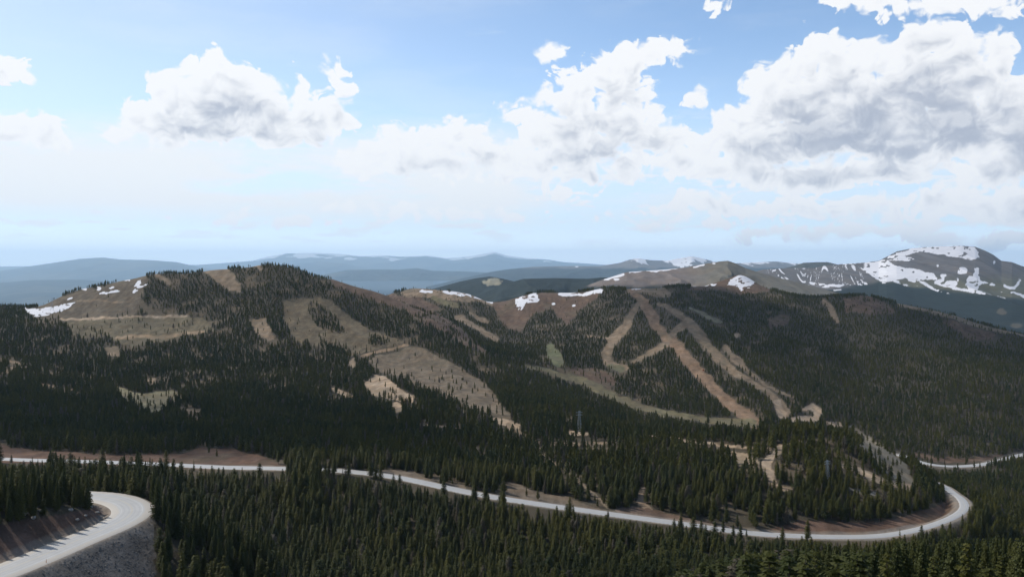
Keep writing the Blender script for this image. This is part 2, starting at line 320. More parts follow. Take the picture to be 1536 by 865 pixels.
for nm, P, hw in ROADS:
    m = (YY > P[:, 1].min()-60) & (YY < P[:, 1].max()+60) & (XX > P[:, 0].min()-60) & (XX < P[:, 0].max()+60)
    ii = np.where(m.ravel())[0]; xs = XX.ravel()[ii]; ys = YY.ravel()[ii]
    dmin = np.full(len(ii), 1e9); zr = np.zeros(len(ii))
    for c in range(0, len(ii), 20000):
        sl = slice(c, c+20000)
        D = (xs[sl, None]-P[None, :, 0])**2 + (ys[sl, None]-P[None, :, 1])**2
        k = D.argmin(1); dmin[sl] = np.sqrt(D[np.arange(len(k)), k]); zr[sl] = P[k, 2]
    zf = Z.ravel(); z0 = zf[ii]
    d = np.maximum(dmin - hw - 1.2, 0)
    lim = .72*d                                    # cut and fill slopes
    zn = np.clip(z0, zr - .22 - lim, zr - .22 + lim)
    near = dmin < 55
    zf[ii] = np.where(near, zn, z0); Z = zf.reshape(Z.shape)
    dr = DR.ravel(); dr[ii] = np.minimum(dr[ii], dmin - hw); DR = dr.reshape(Z.shape)
PYg = HY - Z/YY*F; PXg = np.repeat(PXS[None, :], NR, 0)
col, snow, den = cover_eval(PXg, PYg, YY)
# far side of the crests and the unseen near slope are plain forest
near_m = (YY < 245)
col[near_m] = DUFF; snow[near_m] = 0; den[near_m] = 1
# fill slope of the near road: grey broken rock
X1 = XX; fill = (DR < 26) & (YY > 225) & (YY < 352) & (XX > -160) & (PXg < 231 + 5*fbm(PYg/7., PXg/40., 2, 3))
dn = np.full(Z.shape, 1e9)
below = fill & (Z < -94.05) & (PYg > 772) & ((PXg > 60) | (PYg > 850)) 
gv = np.array((.11, .10, .09))
col[below] = gv * (1 + .35*fbm(XX/3., YY/3., 3, 70))[below][:, None]; den[below] = 0.0
rockzone = below
st_ = fbm(XX/9., YY/26., 4, 61); sp_ = fbm(XX/4., YY/9., 2, 66)
clr = (den < .6)[..., None]*1.0
col = col*(1 + clr*(.42*st_ + .35*np.maximum(sp_, -.3)*1.0)[..., None])
gg = (sstep(.1, .5, fbm(XX/45., YY/70., 4, 64))*.5)[..., None]*clr
col = col*(1-gg) + np.array((.10, .083, .055))*gg
dens_var = np.where(den < .6, np.clip(.25 + 2.4*np.maximum(fbm(XX/26., YY/40., 3, 67) + .12, 0), 0, 3), 1.0)
den = den*dens_var
# gravel verge beside the roads
vg = np.clip(1 - DR/4.0, 0, 1)*(DR < 4); vg = vg**.5
col += (np.array((.24, .21, .175)) - col)*(.8*vg)[..., None]
den[DR < 2.5] = 0
# patchiness of forest
dn_ = fbm(XX/60., YY/60., 3, 80); 
pat = np.clip(1.15 + .9*dn_, .25, 1)
den = den*np.where(YY > 240, pat, 1)
gl = fbm(XX/28., YY/28., 4, 83)
open_ = sstep(.16, .40, gl)*sstep(420, 640, YY)*(1 - .65*sstep(1180, 1260, PXg)*sstep(950, 1050, YY))
col += (np.array((.10, .078, .052)) - col)*(.8*open_*(den > .5))[..., None]; den = den*(1-.62*open_)
idx = np.arange(NR*NCX).reshape(NR, NCX)
Q = np.stack([idx[:-1, :-1], idx[:-1, 1:], idx[1:, 1:], idx[1:, :-1]], -1).reshape(-1, 4)
def add_cover(o, col, snow):
    me = o.data; a = me.attributes.new('cover', 'FLOAT_COLOR', 'POINT')
    c4 = np.ones((len(me.vertices), 4), np.float32); c4[:, :3] = np.clip(col.reshape(-1, 3), 0, 1); a.data.foreach_set('color', c4.ravel())
    b = me.attributes.new('snow', 'FLOAT', 'POINT'); b.data.foreach_set('value', snow.astype(np.float32).ravel())
M_ground = ground_mat('mountain_ground', .11, .7, 1.2)
terr = mesh_np('terrain', np.stack([XX, YY, Z], -1).reshape(-1, 3), Q, [M_ground]); tag(terr, kind='structure'); add_cover(terr, col, snow)
# road meshes
def road_mat():
    m, T = mat('worn_asphalt')
    uv = T.n('ShaderNodeUVMap', uv_map='UVMap').outputs[0]
    sep = T.n('ShaderNodeSeparateXYZ', ins={0: uv}); v = sep.outputs[0]     # metres across
    pos = T.n('ShaderNodeNewGeometry').outputs['Position']
    n1 = T.noise(pos, .25, 6); n2 = T.noise(pos, 2.5, 5, .7)
    av = T.m('ABSOLUTE', v)
    c = T.mix(n1, (.30, .295, .28, 1), (.41, .40, .38, 1))
    c = T.mix(T.m('MULTIPLY', n2, .25), c, (.26, .255, .245, 1))
    # tyre lanes
    tr = T.m('MULTIPLY', T.m('SUBTRACT', 1.0, T.ss(T.m('ABSOLUTE', T.m('SUBTRACT', T.m('ABSOLUTE', T.m('SUBTRACT', av, 1.9)), .85)), .15, .5)), .3)
    c = T.mix(tr, c, (.25, .25, .25, 1))
    sh = T.ss(T.m('ADD', av, T.m('MULTIPLY', T.m('SUBTRACT', n1, .5), 1.6)), 4.2, 5.0)
    c = T.mix(sh, c, T.mix(n2, (.30, .27, .23, 1), (.44, .40, .34, 1)))
    wl = T.m('MULTIPLY', T.m('LESS_THAN', T.m('ABSOLUTE', T.m('SUBTRACT', av, 3.75)), .09), .18)
    c = T.mix(wl, c, (.75, .75, .73, 1))
    yl = T.m('MULTIPLY', T.m('LESS_THAN', T.m('ABSOLUTE', T.m('SUBTRACT', av, .13)), .07), .3)
    c = T.mix(yl, c, (.5, .34, .06, 1))
    b = T.n('ShaderNodeBsdfPrincipled', ins={'Base Color': c, 'Roughness': .62})
    T.n('ShaderNodeOutputMaterial', ins={'Surface': b}); return m
M_road = road_mat()
def tangents(P):
    t = np.gradient(P[:, :2], axis=0); t /= np.linalg.norm(t, axis=1)[:, None] + 1e-9; return t
for nm, P, hw in ROADS:
    t = tangents(P); nrm = np.stack([t[:, 1], -t[:, 0]], -1)
    prof = [(-hw-.6, -.25), (-hw, 0), (-hw*.5, .06), (0, .1), (hw*.5, .06), (hw, 0), (hw+.6, -.25)]
    wf = np.interp(P[:, 0]/P[:, 1]*F + CX, [1150, 1420], [1.0, .66])[:, None] if 250 < P[0, 1] and hw == 4.3 else np.ones((len(P), 1))
    V = np.concatenate([np.concatenate([P[:, :2] + nrm*a*wf, P[:, 2:3]*0 + P[:, 2:3] + b], 1)[:, None] for a, b in prof], 1)
    n, k = V.shape[:2]; id2 = np.arange(n*k).reshape(n, k)
    q = np.stack([id2[:-1, :-1], id2[1:, :-1], id2[1:, 1:], id2[:-1, 1:]], -1).reshape(-1, 4)
    o = mesh_np(nm, V.reshape(-1, 3), q, [M_road]); tag(o, kind='structure')
    uv = o.data.uv_layers.new(name='UVMap'); s = np.concatenate([[0], np.cumsum(np.linalg.norm(np.diff(P[:, :2], axis=0), axis=1))])
    vv = np.tile([a for a, b in prof], n); uu = np.repeat(s, k)
    li = np.empty(len(o.data.loops), np.int32); o.data.loops.foreach_get('vertex_index', li)
    uv.data.foreach_set('uv', np.stack([vv[li], uu[li]], -1).astype(np.float32).ravel())
# ------------------------------------------------------------------ distant ranges
def rng_range(name, crest, depth_front, depth_back, base_z, m, colf, nx=900, ny=70, amp=.02, seed=0, x0=None, x1=None, prof=.85, snowf=None, gully=.5):
    """crest: (px, py, Y). The range rises from base_z in front of the crest and falls behind it."""
    xs = [c[0] for c in crest]; px = np.linspace(x0 if x0 is not None else xs[0], x1 if x1 is not None else xs[-1], nx)
    cy = np.interp(px, xs, [c[1] for c in crest]); Yc = np.interp(px, xs, [c[2] for c in crest])
    zc = (HY - cy)/F*Yc
    u = (px - CX)/F
    t = np.concatenate([-np.linspace(1, 0, ny)[:-1]**1.15, np.linspace(0, 1, 26)])
    T_, PXX = np.meshgrid(t, px, indexing='ij')
    Yw = Yc[None]*1.0 + np.where(T_ < 0, T_*depth_front, T_*depth_back)
    h = zc[None] - base_z
    sh = np.where(T_ < 0, (1 + T_)**prof, (1 - T_)**1.2)
    X = u[None]*Yw
    H = np.abs(h).mean() + 1
    lam = depth_front*.22
    rg = 1 - 2*np.abs(fbm(X/lam, Yw/lam/2.2, 4, seed))
    w = np.clip(-T_*3.2, 0, 1)*np.clip((1+T_)*4, 0, 1) + np.clip(T_*3, 0, 1)*np.clip((1-T_)*4, 0, 1)
    Zr = base_z + h*sh + H*gully*w*(rg-.45)*.45 + amp*H*.5*fbm(X/lam*5, Yw/lam*5, 3, seed+4)*np.clip(w+.12, 0, 1)
    id2 = np.arange(X.size).reshape(X.shape)
    q = np.stack([id2[:-1, :-1], id2[:-1, 1:], id2[1:, 1:], id2[1:, :-1]], -1).reshape(-1, 4)
    o = mesh_np(name, np.stack([X, Yw, Zr], -1).reshape(-1, 3), q, [m]); tag(o, kind='structure')
    PY = HY - Zr/Yw*F
    c, s = colf(PXX, PY, X, Yw, Zr, T_, rg)
    add_cover(o, c, s); return o, (X, Yw, Zr, T_, PXX, PY)
FOR = np.array((.019, .027, .026)); MEAD = np.array((.06, .06, .045)); ROCK = np.array((.115, .105, .1))
def forest_col(fm=.25, seed=5, lam=400.):
    def f(px, py, X, Y, Zr, T_, rg):
        n = fbm(X/lam, Y/lam, 4, seed); w = sstep(fm, fm+.25, n)[..., None]
        return FOR*(1-w) + MEAD*w, np.zeros(px.shape)
    return f
M_far = ground_mat('far_mountain_ground', .0018, .4, 40, .8, .25)
M_mid = ground_mat('near_mountain_ground', .02, .8, 6, .9, .25)
def blu(seed, lam, snowz=None):
    def f(px, py, X, Y, Zr, T_, rg):
        n = fbm(X/lam*1.6, Y/lam*1.6, 5, seed); w = (sstep(.0, .4, n)*.8)[..., None]
        s = np.zeros(px.shape)
        if snowz is not None: s = sstep(snowz, snowz+160, Zr + 700*fbm(X/1500., Y/2500., 4, seed+2))
        return FOR*(1-w) + MEAD*w, s
    return f
rng_range('mountain_range', [(-300,402,72000),(300,397,72000),(380,391,72000),(400,385,72000),(430,380,72000),(470,379,72000),(515,381,72000),(540,384,72000),(580,383,72000),(600,385,72000),(640,383,72000),(670,387,72000),(700,385,72000),(722,381,72000),(742,377.5,72000),(760,383,72000),(790,387,72000),(820,389,72000),(845,393,72000),(880,395,72000),(920,398,72000),(1836,400,72000)], 16000, 6000, -1050, M_far, blu(3, 6000., 700), seed=21, gully=.8)
rng_range('mountain_range', [(380,412,58000),(420,400,58000),(450,394,58000),(480,392,58000),(510,394,58000),(545,401,58000),(590,408,58000),(650,414,58000)], 12000, 6000, -1050, M_far, blu(4, 4500.), seed=22, nx=300)
rng_range('mountain_range', [(-300,412,50000),(-100,410,50000),(0,406,50000),(40,400,50000),(80,394,50000),(120,388,50000),(155,386,50000),(180,389,50000),(225,390,50000),(265,393,50000),(300,401,50000),(340,408,50000),(420,420,50000)], 13000, 6000, -1050, M_far, blu(5, 3500.), seed=23, nx=500)
rng_range('hills', [(-300,430,31000),(0,424,31000),(50,420,31000),(120,419,31000),(170,423,31000),(250,440,31000),(330,452,31000)], 9000, 5000, -1050, M_far, blu(6, 2200.), seed=24, nx=400)
rng_range('hills', [(440,428,36000),(490,411,36000),(520,405,36000),(560,404,36000),(600,404,36000),(625,402,36000),(650,406,36000),(700,407,36000),(735,409,36000),(780,412,36000)], 3500, 3000, -520, M_far, blu(7, 2400.), seed=25, nx=400)
def snowy(seed, lo):
    def f(px, py, X, Y, Zr, T_, rg):
        n = fbm(X/500., Y/500., 4, seed)
        bare = sstep(lo-50, lo+20, Zr + 60*n)[..., None]
        s = sstep(.35, .7, 1.3*fbm(X/160., Y/700., 4, seed+3) + (Zr-lo-60)/190.)*bare[..., 0]
        return FOR*(1-bare) + ROCK*bare, s
    return f
rng_range('mountain_range', [(640,430,24000),(700,416,24000),(735,408,24000),(760,404,24000),(800,400,24000),(850,399,24000),(900,399,24000),(930,394,24000),(945,389,24000),(957,387,24000),(975,390,24000),(1000,391,24000),(1020,387,24000),(1037,384,24000),(1052,387,24000),(1075,393,24000),(1100,395,24000),(1115,394,24000),(1140,393,24000),(1165,392,24000),(1180,394,24000),(1200,395,24000),(1230,398,24000),(1300,402,24000),(1836,410,24000)], 6000, 5000, -900, M_far, snowy(31, -20), seed=26, nx=900)
def clearing(px, py, X, Y, Zr, T_, rg):
    w = (ell(px + 9*fbm(px/8, py/4, 3, 2), py+3*fbm(px/6, py/3, 3, 4), 738, 423, 14, 5))[..., None]
    return FOR*(1-w) + np.array((.26, .24, .17))*w, np.zeros(px.shape)
rng_range('forested_hill', [(600,445,6500),(650,433,6500),(690,422,6500),(715,417,6500),(735,414.5,6500),(755,418,6500),(780,424,6500),(830,440,6500)], 1600, 1200, -420, M_mid, clearing, seed=27, nx=300)
rng_range('forested_hill', [(700,450,5200),(760,425,5200),(785,418,5200),(830,417,5200),(880,418,5200),(905,416,5200),(940,418,5200),(1000,428,5200)], 1300, 1000, -400, M_mid, forest_col(.5, 9, 200.), seed=28, nx=300)
SN_GR = [(ST, [(908,418,2),(925,413,3),(935,412,2)]), (ST, [(945,408,1.5),(965,405,1.5),(985,405,2.5),(1010,402,2.5),(1028,398,2)]), (ST, [(1040,401,1),(1055,397,1.5)]), (EL, (925,419,5,1.8)), (EL, (1070,395,3,1))]
def greyridge(px, py, X, Y, Zr, T_, rg):
    jx = px + 2*fbm(px/6, py/6, 3, 5); jy = py + 1.2*fbm(px/6, py/6, 3, 6)
    g = sstep(1010, 1080, px)[..., None]; c = np.array((.15,.125,.11))*(1-g) + np.array((.125,.115,.092))*g
    fo = (sstep(425, 432, py + 4*fbm(X/80, Y/80, 3, 8))*(px < 1030))[..., None]; c = c*(1-fo) + FOR*fo
    c = c*(1 + .25*fbm(X/45., Y/300., 3, 12))[..., None]
    s = np.zeros(px.shape)
    for sh, d in SN_GR: s = np.maximum(s, stroke(jx, jy, d) if sh == ST else ell(jx, jy, *d))
    return c, s
rng_range('bare_ridge', [(870,432,4300),(905,419,4300),(940,408,4300),(970,406,4300),(1000,404,4300),(1030,401,4300),(1055,396,4300),(1080,392,4300),(1092,391,4300),(1104,395,4300),(1118,402,4300),(1150,412,4300),(1200,424,4300),(1260,440,4300)], 1300, 1000, -300, M_mid, greyridge, seed=29, nx=500, ny=110, gully=.35)
rng_range('bare_ridge', [(1130,412,9500),(1170,404,9500),(1190,399,9500),(1205,394,9500),(1225,393,9500),(1242,393,9500),(1262,398,9500),(1300,406,9500)], 1800, 1500, -300, M_mid, lambda px, py, X, Y, Zr, T_, rg: (np.zeros(px.shape+(3,)) + np.array((.055,.06,.052)), np.zeros(px.shape)), seed=33, nx=250)
SN_BIG = [(PO, [(1328,390),(1345,379),(1375,371),(1427,368),(1463,371),(1470,385),(1458,389),(1440,386),(1413,382),(1380,378),(1356,383),(1372,388),(1360,391),(1340,390)]),
 (PO, [(1289,401),(1300,393),(1330,390),(1347,400),(1372,402),(1402,411),(1407,421),(1377,419),(1352,417),(1338,421),(1325,423),(1308,416)]),
 (EL, (1414,413,5,3)), (EL, (1444,406,6,6)), (EL, (1405,399,2,2.5)), (PO, [(1450,414),(1460,414),(1460,402),(1466,402),(1468,414),(1479,425),(1470,428),(1464,437),(1452,436)]),
 (EL, (1427,425,9,4)), (ST, [(1377,420,2),(1395,430,2),(1408,436,1.5)]), (ST, [(1402,424,2),(1430,432,2.5),(1455,437,2),(1478,440,2.5)]), (ST, [(1508,429,2.5),(1520,431,2.5),(1529,424,2.5),(1530,419,1.5)]),
 (ST, [(1515,438,1.5),(1540,444,3)]), (EL, (1487,427,5,2)), (EL, (1438,420,2,3)), (EL, (1490,393,2,2.5)), (ST, [(1365,419,2),(1372,421,2)]), (ST, [(1415,419,3),(1405,424,2)]),
 (ST, [(1150,408,1.5),(1165,405,2)]), (ST, [(1214,425,2),(1245,428,1.5),(1276,427,1.5)]),
 (ST, [(1240,437,1.5),(1262,433,1)]), (ST, [(1255,396,1.5),(1290,395,1.8)]), (ST, [(1300,398,1),(1322,402,1.2)]), (ST, [(1290,421,1.5),(1300,426,1.5)]), (ST, [(1148,398,2),(1165,396,2)])]
def bigm(px, py, X, Y, Zr, T_, rg):
    jx = px + 4*fbm(px/10, py/7, 3, 5); jy = py + 2.4*fbm(px/9, py/6, 3, 6)
    tl = np.interp(px, [1130,1230,1300,1340,1400,1470,1540,1836], [436,434,424,424,433,440,446,470])
    fo = sstep(-2, 4, py - tl + 5*fbm(X/120, Y/120, 4, 8))
    c = np.array((.102,.097,.095)) + 0*px[..., None]; c = c*(1 + .3*fbm(X/60., Y/500., 3, 12))[..., None]
    gr = (sstep(1300, 1330, px)*sstep(405, 430, py))[..., None]; c = c*(1-gr) + np.array((.10,.10,.07))*gr
    c = c*(1-fo[..., None]) + FOR*fo[..., None]
    for (x, y, rx, ry) in ((1502,467,6,4),(1524,488,9,3)):
        w = (ell(jx, jy, x, y, rx, ry)*.8)[..., None]; c = c*(1-w) + np.array((.085,.078,.06))*w
    s = np.zeros(px.shape)
    for sh, d in SN_BIG: s = np.maximum(s, stroke(jx, jy, d) if sh == ST else (in_poly(jx, jy, d).astype(float) if sh == PO else ell(jx, jy, *d)))
    wst = sstep(1310, 1285, px); s = s*(1 - wst*.9*sstep(-.15, .25, fbm(px/7., py/9., 3, 55)))
    s = np.maximum(s, wst*(px > 1150)*sstep(.10, .55, fbm(px/3.2 - py/(5.+2*fbm(px/40., py*0, 1, 58)), py/16., 4, 56))*sstep(434, 426, py)*.85)
    s = s*(1 - .7*sstep(.28, .5, fbm(px/8., py/4., 3, 57)))
    # small drifts along the tree line
    s = np.maximum(s, sstep(.42, .6, fbm(X/45., Y/90., 3, 77))*(1-sstep(2, 9, np.abs(py-tl)))*(px > 1230))
    return c, s
big, BG = rng_range('snowy_mountain', [(1090,425,6600),(1130,408,6600),(1145,404,6600),(1165,403,6600),(1200,402,6600),(1220,402,6600),(1240,398,6600),(1262,396,6600),(1295,394,6600),(1318,391,6600),(1330,385,6600),(1345,377,6700),(1370,372,6800),(1400,370,6800),(1440,368.5,6800),(1463,370,6800),(1478,376,6750),(1490,382,6700),(1502,391,6600),(1518,393,6600),(1536,400,6600),(1600,420,6600),(1700,440,6600),(1836,470,6600)], 3300, 1500, -330, M_mid, bigm, seed=30, nx=900, ny=170, gully=.3, prof=1.25)
# lowland that carries all of this to the horizon
g = 24; xs = np.linspace(-118000, 118000, 2*g); ys = np.linspace(-1500, 79500, g)
LX, LY = np.meshgrid(xs, ys); LV = np.stack([LX, LY, LX*0-1050.], -1).reshape(-1, 3)
id2 = np.arange(LX.size).reshape(LX.shape); q = np.stack([id2[:-1, :-1], id2[:-1, 1:], id2[1:, 1:], id2[1:, :-1]], -1).reshape(-1, 4)
low = mesh_np('lowland', LV, q, [M_far]); tag(low, kind='structure'); add_cover(low, np.zeros((len(LV), 3)) + FOR, np.zeros(len(LV)))
# ------------------------------------------------------------------ conifers
def foliage_mat(name, a, b, dead=.06):
    m, T = mat(name)
    oi = T.n('ShaderNodeObjectInfo'); pos = T.n('ShaderNodeNewGeometry').outputs['Position']
    r = oi.outputs['Random']; n = T.noise(pos, .012, 4); n3 = T.noise(pos, 1.2, 3)
    k = T.m('ADD', T.m('MULTIPLY', r, .5), T.m('MULTIPLY', T.ss(n, .35, .65), .5))
    c = T.mix(k, a, b)
    c = T.mix(T.m('MULTIPLY', n3, .5), c, T.mix(1.0, c, (1.7, 1.5, 1.1, 1), 'MULTIPLY'))
    r2 = T.m('FRACT', T.m('MULTIPLY', r, 17.31))
    c = T.mix(T.m('MULTIPLY', T.m('GREATER_THAN', r2, 1-dead), .85), c, (.105, .085, .062, 1))
    b1 = T.n('ShaderNodeBsdfPrincipled', ins={'Base Color': c, 'Roughness': .7, 'Specular IOR Level': .2})
    tl = T.n('ShaderNodeBsdfTranslucent', ins={'Color': c})
    mx = T.n('ShaderNodeMixShader', ins={0: .34, 1: b1.outputs[0], 2: tl.outputs[0]})
    T.n('ShaderNodeOutputMaterial', ins={'Surface': mx}); return m
M_needle = foliage_mat('conifer_needles', (.024, .036, .008, 1), (.082, .078, .012, 1))
M_near = foliage_mat('conifer_needles_near', (.030, .042, .012, 1), (.072, .076, .018, 1), .0)
M_bark = simple('conifer_bark', (.13, .1, .075), .9)
def trunk_mesh(name, rad, seed, n=7, lv=6, top=.97):
    r = np.random.default_rng(seed); V = []; q = []
    bend = r.normal(0, .004, 2)
    for i in range(lv):
        t = i/(lv-1); rr = rad*(1-t)**.9 + .0012
        for k in range(n):
            a = 2*math.pi*k/n; V.append((rr*math.cos(a)+bend[0]*t*t, rr*math.sin(a)+bend[1]*t*t, -.02 + t*(top+.02)))
    for i in range(lv-1):
        for k in range(n): q.append((i*n+k, i*n+(k+1) % n, (i+1)*n+(k+1) % n, (i+1)*n+k))
    return np.array(V), np.array(q)
def crown_hi(seed, R0=.16, base=.08, levels=30, full=1.0, seg=.016, more=1.0, pw=.78):
    r = np.random.default_rng(seed); V = []; T3 = []
    lop = r.uniform(0, 2*math.pi)
    for i in range(levels):
        t = base + (1-base)*(i + r.uniform(-.3, .3))/levels; t = min(max(t, base), .985)
        prof = (1-t)**pw*min(1, .55 + (t-base)*3.2)
        nb = int(round((5 + 5*(1-t))*more))
        ph = r.uniform(0, 6.28)
        for b in range(nb):
            if r.random() < .10: continue
            a = ph + 2*math.pi*b/nb + r.normal(0, .22)
            ln = R0*prof*r.uniform(.62, 1.22)*(1 + .16*math.cos(a-lop)) + .006
            droop = r.uniform(.15, .5)*(1-.6*t); rise = .35*t
            ca, sa = math.cos(a), math.sin(a); ns = max(2, int(ln/seg))
            for s in range(ns):
                f0 = s/ns; f1 = (s+1.5)/ns; rad0 = ln*f0; rad1 = ln*min(f1, 1.12)
                z0 = t - droop*rad0 + rise*rad0; z1 = t - droop*rad1*1.15 + rise*rad1 - .006
                w = (.015 + .013*(1-f0))*full*r.uniform(.7, 1.35)
                for sd in (-1, 1):
                    k = len(V); tip = rad1 + r.normal(0, .004)
                    dx, dy = -sa*sd*w, ca*sd*w
                    V += [(ca*rad0, sa*rad0, z0+.006), (ca*rad0*.6 + ca*rad1*.4 + dx, sa*rad0*.6 + sa*rad1*.4 + dy, z0*.5+z1*.5 - r.uniform(.004, .02)), (ca*tip + dx*.35, sa*tip + dy*.35, z1 - r.uniform(0, .01))]
                    T3.append((k, k+1, k+2))
    k = len(V); V += [(.004, 0, .95), (-.003, .004, .95), (-.003, -.004, .95), (0, 0, 1.0)]; T3 += [(k, k+1, k+3), (k+1, k+2, k+3), (k+2, k, k+3)]
    return np.array(V), np.array(T3)
def crown_lo(seed, R0=.15, base=.06, levels=11, pw=.8):
    r = np.random.default_rng(seed); V = []; T3 = []
    for i in range(levels):
        t = base + (1-base)*i/levels; hl = (1-base)/levels
        rr = R0*(1-t)**pw*min(1, .6+(t-base)*3)*r.uniform(.85, 1.15) + .008
        n = 7; ph = r.uniform(0, 6.28); c = len(V); V.append((0, 0, min(1, t+hl*1.9)))
        for k in range(n):
            a = ph + 2*math.pi*k/n + r.normal(0, .15); q = rr*r.uniform(.6, 1.35); j = len(V)
            a1, a2 = a-.33, a+.33; qi = rr*.45
            V += [(math.cos(a1)*qi, math.sin(a1)*qi, t+.35*hl), (math.cos(a)*q, math.sin(a)*q, t-.1*hl-r.uniform(0, .5)*hl), (math.cos(a2)*qi, math.sin(a2)*qi, t+.35*hl)]
            T3 += [(c, j, j+1), (c, j+1, j+2)]
    return np.array(V), np.array(T3)
# scatter the trees on the terrain
def scatter(y0, y1, sp, seed):
    xm = y1*1.16 + 20
    nx = int(2*xm/sp); ny = int((y1-y0)/sp); r = np.random.default_rng(seed)
    gx, gy = np.meshgrid((np.arange(nx)+.5)*sp - xm, y0 + (np.arange(ny)+.5)*sp)
    gx = gx.ravel() + r.uniform(-.55, .55, gx.size)*sp; gy = gy.ravel() + r.uniform(-.55, .55, gy.size)*sp
    px = gx/gy*F + CX; k = (px > -750) & (px < 2290) & (gy > y0) & (gy < y1); gx, gy = gx[k], gy[k]
    px = px[k]
    i = np.clip(np.round(np.interp(gy, YS, np.arange(NR))), 0, NR-1).astype(int); j = np.round(np.interp(px, PXS, np.arange(NCX))).astype(int)
    keep = r.random(len(gx)) < den[i, j]; keep &= DR[i, j] > 3.0 + r.uniform(0, 2.0, len(gx))
    gx, gy, px, i, j = gx[keep], gy[keep], px[keep], i[keep], j[keep]
    z = sampleZ(gx, gy)
    h = np.interp(gy, [0, 200, 500, 900, 1400, 1750, 2300, 3000], [13.0, 12.0, 9.6, 9.2, 8.2, 6.3, 6.8, 8])
    h = h*np.clip(r.normal(1, .24, len(gx)), .38, 1.5)*np.where(den[i, j] < .4, .72, 1)
    return np.stack([gx, gy, z], -1), h
pts = []; hs = []
for a in ((40, 140, 5.0, 1), (140, 330, 4.0, 2), (330, 700, 3.9, 3), (700, 1150, 4.2, 4), (1150, 1700, 5.0, 5), (1700, 2450, 6.0, 6), (2450, 3400, 14.0, 7)):
    p, h = scatter(*a); pts.append(p); hs.append(h)
pts = np.concatenate(pts); hs = np.concatenate(hs)
mid = np.ones(len(pts))
_px = pts[:, 0]/pts[:, 1]*F + CX; _pb = HY - pts[:, 2]/pts[:, 1]*F; _pt2 = HY - (pts[:, 2]+hs)/pts[:, 1]*F
for fr in (.2, .4, .6, .8):
    mid = np.minimum(mid, cover_eval(_px, _pb + (_pt2-_pb)*fr, None)[2])
kp = (rng.random(len(pts)) < mid*1.25 + .04) | (pts[:, 1] < 520)
pts, hs = pts[kp], hs[kp]
# thin the trees right in front of road 2 so that the road shows as in the photograph
ppx = pts[:, 0]/pts[:, 1]*F + CX; ppy = HY - pts[:, 2]/pts[:, 1]*F; ptop = HY - (pts[:, 2]+hs)/pts[:, 1]*F
r2x = R2[:, 0]/R2[:, 1]*F + CX; r2y = HY - R2[:, 2]/R2[:, 1]*F
vis = slice(0, np.argmax(r2x))
ry = np.interp(ppx, r2x[vis], r2y[vis]); rY = np.interp(ppx, r2x[vis], R2[vis][:, 1])
infront = (pts[:, 1] < rY) & (pts[:, 1] > 300) & (ptop < ry + 4) & (ppx < 1450)
over = np.interp(ppx, [-300, 0, 60, 90, 270, 300, 420, 440, 480, 510, 700, 1836], [.5, .5, .5, .9, .9, .3, .3, .9, .9, .12, .16, .16])
drop = infront & (rng.random(len(pts)) > over)
tall = ((ppx > 70) & (ppx < 275) | (ppx > 432) & (ppx < 482)) & (pts[:, 1] > np.maximum(rY - 120, 480)) & (pts[:, 1] < rY - 14)
hs = np.where(tall, hs*1.4, hs)
# instead of removing, shorten: lower trees under the line of the road
room = (pts[:, 2] - (HY - (ry + 5))/F*pts[:, 1])*-1
newh = np.where(drop, np.minimum(hs, room*rng.uniform(.75, 1, len(pts))), hs)
ok = newh > 3.2
bot = np.interp(ppx, [-300, 231, 233, 330, 420, 900, 1000, 1050, 1103, 1200, 1330, 1430, 1536, 1836], [985, 985, 772, 800, 905, 885, 862, 842, 826, 816, 809, 803, 799, 790])
jit = rng.normal(0, 9, len(pts))
allow = (bot + np.abs(jit)*1.5 - ppy)*-1/F*pts[:, 1]
fg = (pts[:, 1] < 330) & ~((pts[:, 0] < -152) & (pts[:, 1] > 285)) & (ptop < bot + np.abs(jit)*1.5)
newh = np.where(fg, allow, newh)
ok = (newh > 3.2) & ~(fg & (newh < 8)) & ~((pts[:, 1] < 300) & (ppx > 150) & (ppx < 850) & (ptop < 880)) & ~((pts[:, 1] < 250) & (ppx < 850) & (ptop < 900))

# keep the bend of the near road clear of trees in front of it
r1x = R1[:, 0]/R1[:, 1]*F + CX; r1y = HY - R1[:, 2]/R1[:, 1]*F
blk = (ppx < 226) & (pts[:, 1] > 60) & (pts[:, 1] < 345) & (pts[:, 0] > -150) & (ptop < 852) 
ok &= ~blk
# far leg view and road 3
blk3 = (ppx > 1375) & (ppx < 1510) & (pts[:, 1] > 900) & (pts[:, 1] < 1098) & (ptop < 702)
ok &= ~(blk3 & (rng.random(len(pts)) < .93))
blk2 = (ppx > 1415) & (ppx < 1456) & (pts[:, 1] > 420) & (pts[:, 1] < 660) & (ptop < np.interp(ppx, [1415, 1440, 1450, 1456], [785, 772, 765, 755])) & (pts[:, 0] > 0)
ok &= ~(blk2 & (DR.min() < 1e8) & (ppy > 765))
pts, hs = pts[ok], newh[ok]
ppx = pts[:, 0]/pts[:, 1]*F + CX; ppy = HY - pts[:, 2]/pts[:, 1]*F; ptop = HY - (pts[:, 2]+hs)/pts[:, 1]*F
